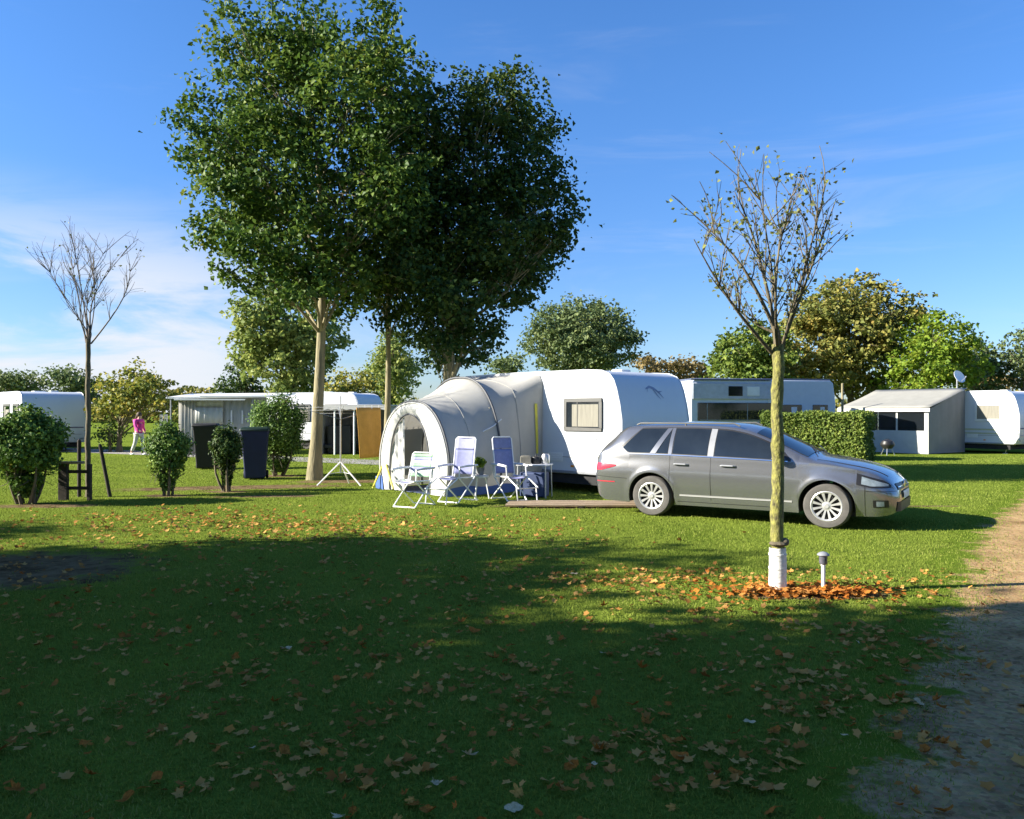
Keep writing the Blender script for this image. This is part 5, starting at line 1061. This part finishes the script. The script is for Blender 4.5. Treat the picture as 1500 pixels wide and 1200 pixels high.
# ------------------------------------------------------------------ person in pink
def person(label, loc, rz, h):
    k = h / 1.72
    t = thing('person', label, 'person', (loc[0], loc[1], 0), rz)
    def skin(name, V, E, rad, mt, parent):
        me = bpy.data.meshes.new(name); me.from_pydata([tuple(c * k for c in v) for v in V], E, []); o = bpy.data.objects.new(name, me); COL.objects.link(o); o.parent = parent; me.materials.append(mt)
        m = o.modifiers.new('skin', 'SKIN'); m.use_smooth_shade = True; me_s = me.skin_vertices[0].data if me.skin_vertices else None
        if me_s is None:
            bpy.context.view_layer.objects.active = o; me_s = None
        if me.skin_vertices:
            for i, r in enumerate(rad): r = r if isinstance(r, tuple) else (r, r); me.skin_vertices[0].data[i].radius = (r[0] * k, r[1] * k); me.skin_vertices[0].data[i].use_root = (i == 0)
        s = o.modifiers.new('sub', 'SUBSURF'); s.levels = 2; s.render_levels = 2; return o
    # x forward (walking), y left
    V = [(0,0,.92),(0,0,1.10),(.02,0,1.30),(.03,0,1.44),(.05,0,1.52),(.07,0,1.60),(.06,0,1.70),
         (.02,.10,.88),(.16,.10,.50),(.10,.10,.09),(.22,.11,.03), (0,-.10,.88),(-.08,-.10,.50),(-.30,-.10,.14),(-.20,-.11,.04),
         (.02,.19,1.40),(-.06,.25,1.14),(.06,.26,.93),(.10,.26,.85), (.02,-.19,1.40),(.14,-.24,1.16),(.32,-.22,1.02),(.39,-.21,.98)]
    E = [(0,1),(1,2),(2,3),(3,4),(4,5),(5,6),(0,7),(7,8),(8,9),(9,10),(0,11),(11,12),(12,13),(13,14),(3,15),(15,16),(16,17),(17,18),(3,19),(19,20),(20,21),(21,22)]
    Rd = [(.13,.10),(.12,.09),(.15,.10),(.08,.07),.05,.085,.07,.085,.058,.04,.04,.085,.058,.04,.04,.06,.042,.033,.03,.06,.042,.033,.03]
    skin('body', V, E, Rd, MT['skin'], t)
    skin('jacket', [(0,0,.86),(0,0,1.02),(.01,0,1.18),(.02,0,1.34),(.03,0,1.45),(.02,.20,1.40),(-.07,.27,1.14),(.05,.28,.95),(.02,-.20,1.40),(.14,-.26,1.15),(.30,-.24,1.03)], [(0,1),(1,2),(2,3),(3,4),(4,5),(5,6),(6,7),(4,8),(8,9),(9,10)], [(.19,.16),(.17,.145),(.18,.145),(.20,.14),(.11,.10),.085,.065,.055,.085,.065,.055], MT['pink'], t)
    skin('trousers', [(0,0,.92),(.02,.10,.84),(.16,.10,.50),(.10,.10,.12),(0,-.10,.84),(-.08,-.10,.50),(-.28,-.10,.16)], [(0,1),(1,2),(2,3),(0,4),(4,5),(5,6)], [(.15,.12),.105,.075,.062,.105,.075,.062], MT['trouser'], t)
    mb = MB(); mb.ball((.035*k, 0, 1.665*k), .112*k, 14, 10, (1.0, .92, 1.05)); mb.tube([Vector((-.06, 0, 1.66))*k, Vector((-.12, 0, 1.54))*k, Vector((-.10, 0, 1.42))*k], [.05*k, .05*k, .02*k], 8); mb.build('hair', MT['hair'], t, smooth=80)
    for y in (.10, -.10):
        mb = MB(); c = Vector((.17, .105, .045)) if y > 0 else Vector((-.25, -.105, .055)); mb.ball(c * k, .075 * k, 10, 6, (1.75, .62, .6)); mb.build('shoe', MT['white_fab'], t, smooth=80)
    return t
a = G(203, 667); person('person in a pink jacket and pale trousers walking past the yellowing tree', (a[0], a[1]), R(-25), 1.56)

# ------------------------------------------------------------------ fallen leaves
def leafm(name, a, b): return mat(name, a, 0.95, var=0.2, scale=9, col2=b, trans=0.12, spec=0.0)
FL = [leafm('fallen_brown', (.20, .070, .014), (.40, .160, .034)), leafm('fallen_tan', (.36, .175, .042), (.54, .29, .075)), leafm('fallen_pale', (.46, .34, .18), (.58, .46, .28)), leafm('fallen_rust', (.30, .09, .02), (.46, .17, .035))]
def maple(seed, mt):
    r = random.Random(seed); mb = MB(); pts = []; tips = [(-95, .62), (-48, .92), (0, 1.0), (48, .92), (95, .62), (145, .42), (180, .30), (-145, .42)]; tips.sort()
    for i, (a, l) in enumerate(tips):
        b = tips[(i + 1) % len(tips)][0]; b = b if b > a else b + 360; l *= r.uniform(.85, 1.1)
        pts.append((a - 11, l * .80)); pts.append((a, l)); pts.append((a + 11, l * .78)); pts.append(((a + b) / 2, .52 * r.uniform(.85, 1.15)))
    if seed % 7 == 2: pts = [(q, (.92 if q in (0,) else .40 + .44 * abs(math.cos(R(q))) ** 1.5) * r.uniform(.9, 1.1)) for q in range(-165, 181, 15)]
    c1, c2, c3 = r.uniform(-.2, .9), r.uniform(-.5, .7), r.uniform(0, 6)
    def f(a, l):
        x, y = .5 * l * math.cos(R(a)), .5 * l * math.sin(R(a)); return (x, y, .04 + c1 * (x * x + y * y) * 1.6 + c2 * y * y * 1.2 + .05 * math.sin(3 * R(a) + c3) * l)
    vs = [(0, 0, .03)] + [f(a, l) for a, l in pts]; n = len(pts); mb.add(vs, [(0, i + 1, (i + 1) % n + 1) for i in range(n)])
    mb.tube([(-.02, 0, .03), (-.25, .02, .05), (-.5, .05, .03)], .010, 4)
    me_o = mb.build('fallen_leaf', mt, None, smooth=180, fixn=False); return me_o
LT = [('brown curled maple leaf fallen on the lawn', 0), ('tan maple leaf fallen on the lawn', 1), ('pale greyish maple leaf fallen on the lawn', 2), ('rusty orange maple leaf fallen on the lawn', 3)]
protos = []
for k in range(4):
    for s_ in range(3):
        o = maple(k * 7 + s_, FL[k]); tag(o, LT[k][0], 'leaf', 'fallen leaves on the shaded lawn'); protos.append(o)
rng = np.random.default_rng(21)
def patchy(x, y): return 0.5 + 0.5 * np.tanh(2.2 * noise2(x * .9, y * .9, 1.7))
pts = []
while len(pts) < 285:
    y = 3.1 + 5.2 * rng.uniform() ** 1.5; x = rng.uniform(-.64, .60) * y
    if x > path_left(y) + .35 and rng.uniform() < .75: continue
    if rng.uniform() > .25 + .75 * float(patchy(np.array(x), np.array(y))): continue
    pts.append((x, y))
for i, (x, y) in enumerate(pts):
    k = int(rng.choice(4, p=[.44, .30, .09, .17])); o0 = protos[k * 3 + int(rng.integers(3))]
    if 'used' in o0: o = o0.copy(); COL.objects.link(o)
    else: o = o0; o0['used'] = 1
    s_ = rng.uniform(.04, .11); o.scale = (s_, s_, s_); o.location = (x, y, .010 + .012 * rng.uniform()); o.rotation_euler = (rng.normal() * .35, rng.normal() * .35, rng.uniform(0, 6.28))
for o in protos:
    if 'used' not in o: bpy.data.objects.remove(o)
# the rest, uncountable
P_, Z_ = [], []
def scatter(n, fx_, fy_, s0=.05, s1=.09, hue=None, zup=0.02):
    x, y = fx_(n), fy_(n); P_.append(np.stack([x, y, np.full(len(x), .015) + rng.uniform(0, zup, len(x))], 1)); Z_.append(rng.uniform(s0, s1, len(x)))
N_ = 9500; y = np.exp(rng.uniform(math.log(3.4), math.log(12.5), N_)); x = rng.uniform(-.68, .62, N_) * y; kk = (rng.uniform(size=N_) < .08 + .92 * patchy(x * 1.3, y * 1.3) ** 2) & (x < path_left(y) + rng.normal(size=N_) * .25) & ((x < 1.2) | (y < 8.3)); scatter(1, lambda n: x[kk], lambda n: y[kk], .025, .075)
scatter(900, lambda n: FT[0] + .22 + rng.normal(size=n) * .36, lambda n: FT[1] - .05 + rng.normal(size=n) * .13, .04, .08, zup=.05)
scatter(420, lambda n: FT[0] - .9 + rng.normal(size=n) * .8, lambda n: FT[1] + .5 + rng.normal(size=n) * .35, .04, .07)
scatter(600, lambda n: -2.6 + rng.normal(size=n) * 1.7, lambda n: 10.9 + rng.normal(size=n) * .8, .05, .09)
scatter(420, lambda n: -4.6 + rng.normal(size=n) * 1.5, lambda n: 12.3 + rng.normal(size=n) * .7, .05, .09)
scatter(220, lambda n: path_left(np.full(n, 5.)) + rng.normal(size=n) * .5 - .2, lambda n: 5 + rng.normal(size=n) * .9, .05, .09)
def lobed(rng, c, nrm, size):                        # small curled leaf with five uneven lobes
    n = len(c); nrm = unit(nrm); t = unit(np.cross(nrm, rng.normal(size=(n, 3)))); b = np.cross(nrm, t)
    A = np.radians([0, 24, 58, 90, 125, 165, 195, 235, 270, 302, 336]); L = np.array([1, .62, .88, .55, .72, .42, .42, .72, .55, .88, .62]) * .55
    m = len(A); rad = L[None] * rng.uniform(.8, 1.2, (n, m)) * size[:, None]; curl = rng.uniform(-.3, .9, (n, 1)); asym = rng.uniform(0, 6.28, (n, 1))
    x = rad * np.cos(A); y = rad * np.sin(A); z = (x * x + y * y) / size[:, None] * curl + .12 * rad * np.sin(2 * A[None] + asym)
    ring = c[:, None] + x[..., None] * t[:, None] + y[..., None] * b[:, None] + z[..., None] * nrm[:, None]
    v = np.concatenate([c[:, None], ring], 1).reshape(-1, 3); i = np.arange(n)[:, None] * (m + 1); k = np.arange(m)[None]
    return v, np.stack([i + 0 * k, i + 1 + k, i + 1 + (k + 1) % m], 2).reshape(-1, 3)
P_ = np.concatenate(P_); Z_ = np.concatenate(Z_); pile = (np.abs(P_[:, 0] - FT[0] - .1) < .95) & (np.abs(P_[:, 1] - FT[1]) < .40)
for nm, sel, cols in (('leaf_litter', ~pile, [(0.0, (.17, .068, .016)), (.4, (.36, .17, .045)), (.75, (.50, .30, .10)), (1.0, (.48, .19, .03))]), ('leaf_pile', pile, [(0.0, (.20, .06, .015)), (.5, (.44, .16, .03)), (1.0, (.50, .26, .08))])):
    v, f = lobed(rng, P_[sel], np.array([0, 0, 1]) + rng.normal(size=(sel.sum(), 3)) * .30, Z_[sel])
    tag(npmesh(nm, v, f, leafmat(nm, cols, .15, .95, 0.0, 3.0)), 'loose brown leaf litter strewn over the lawn' if nm == 'leaf_litter' else 'orange heap of fallen leaves round the white wrapped trunk', 'leaves', kind='stuff')
for o in list(bpy.data.objects):
    if 'used' in o: del o['used']
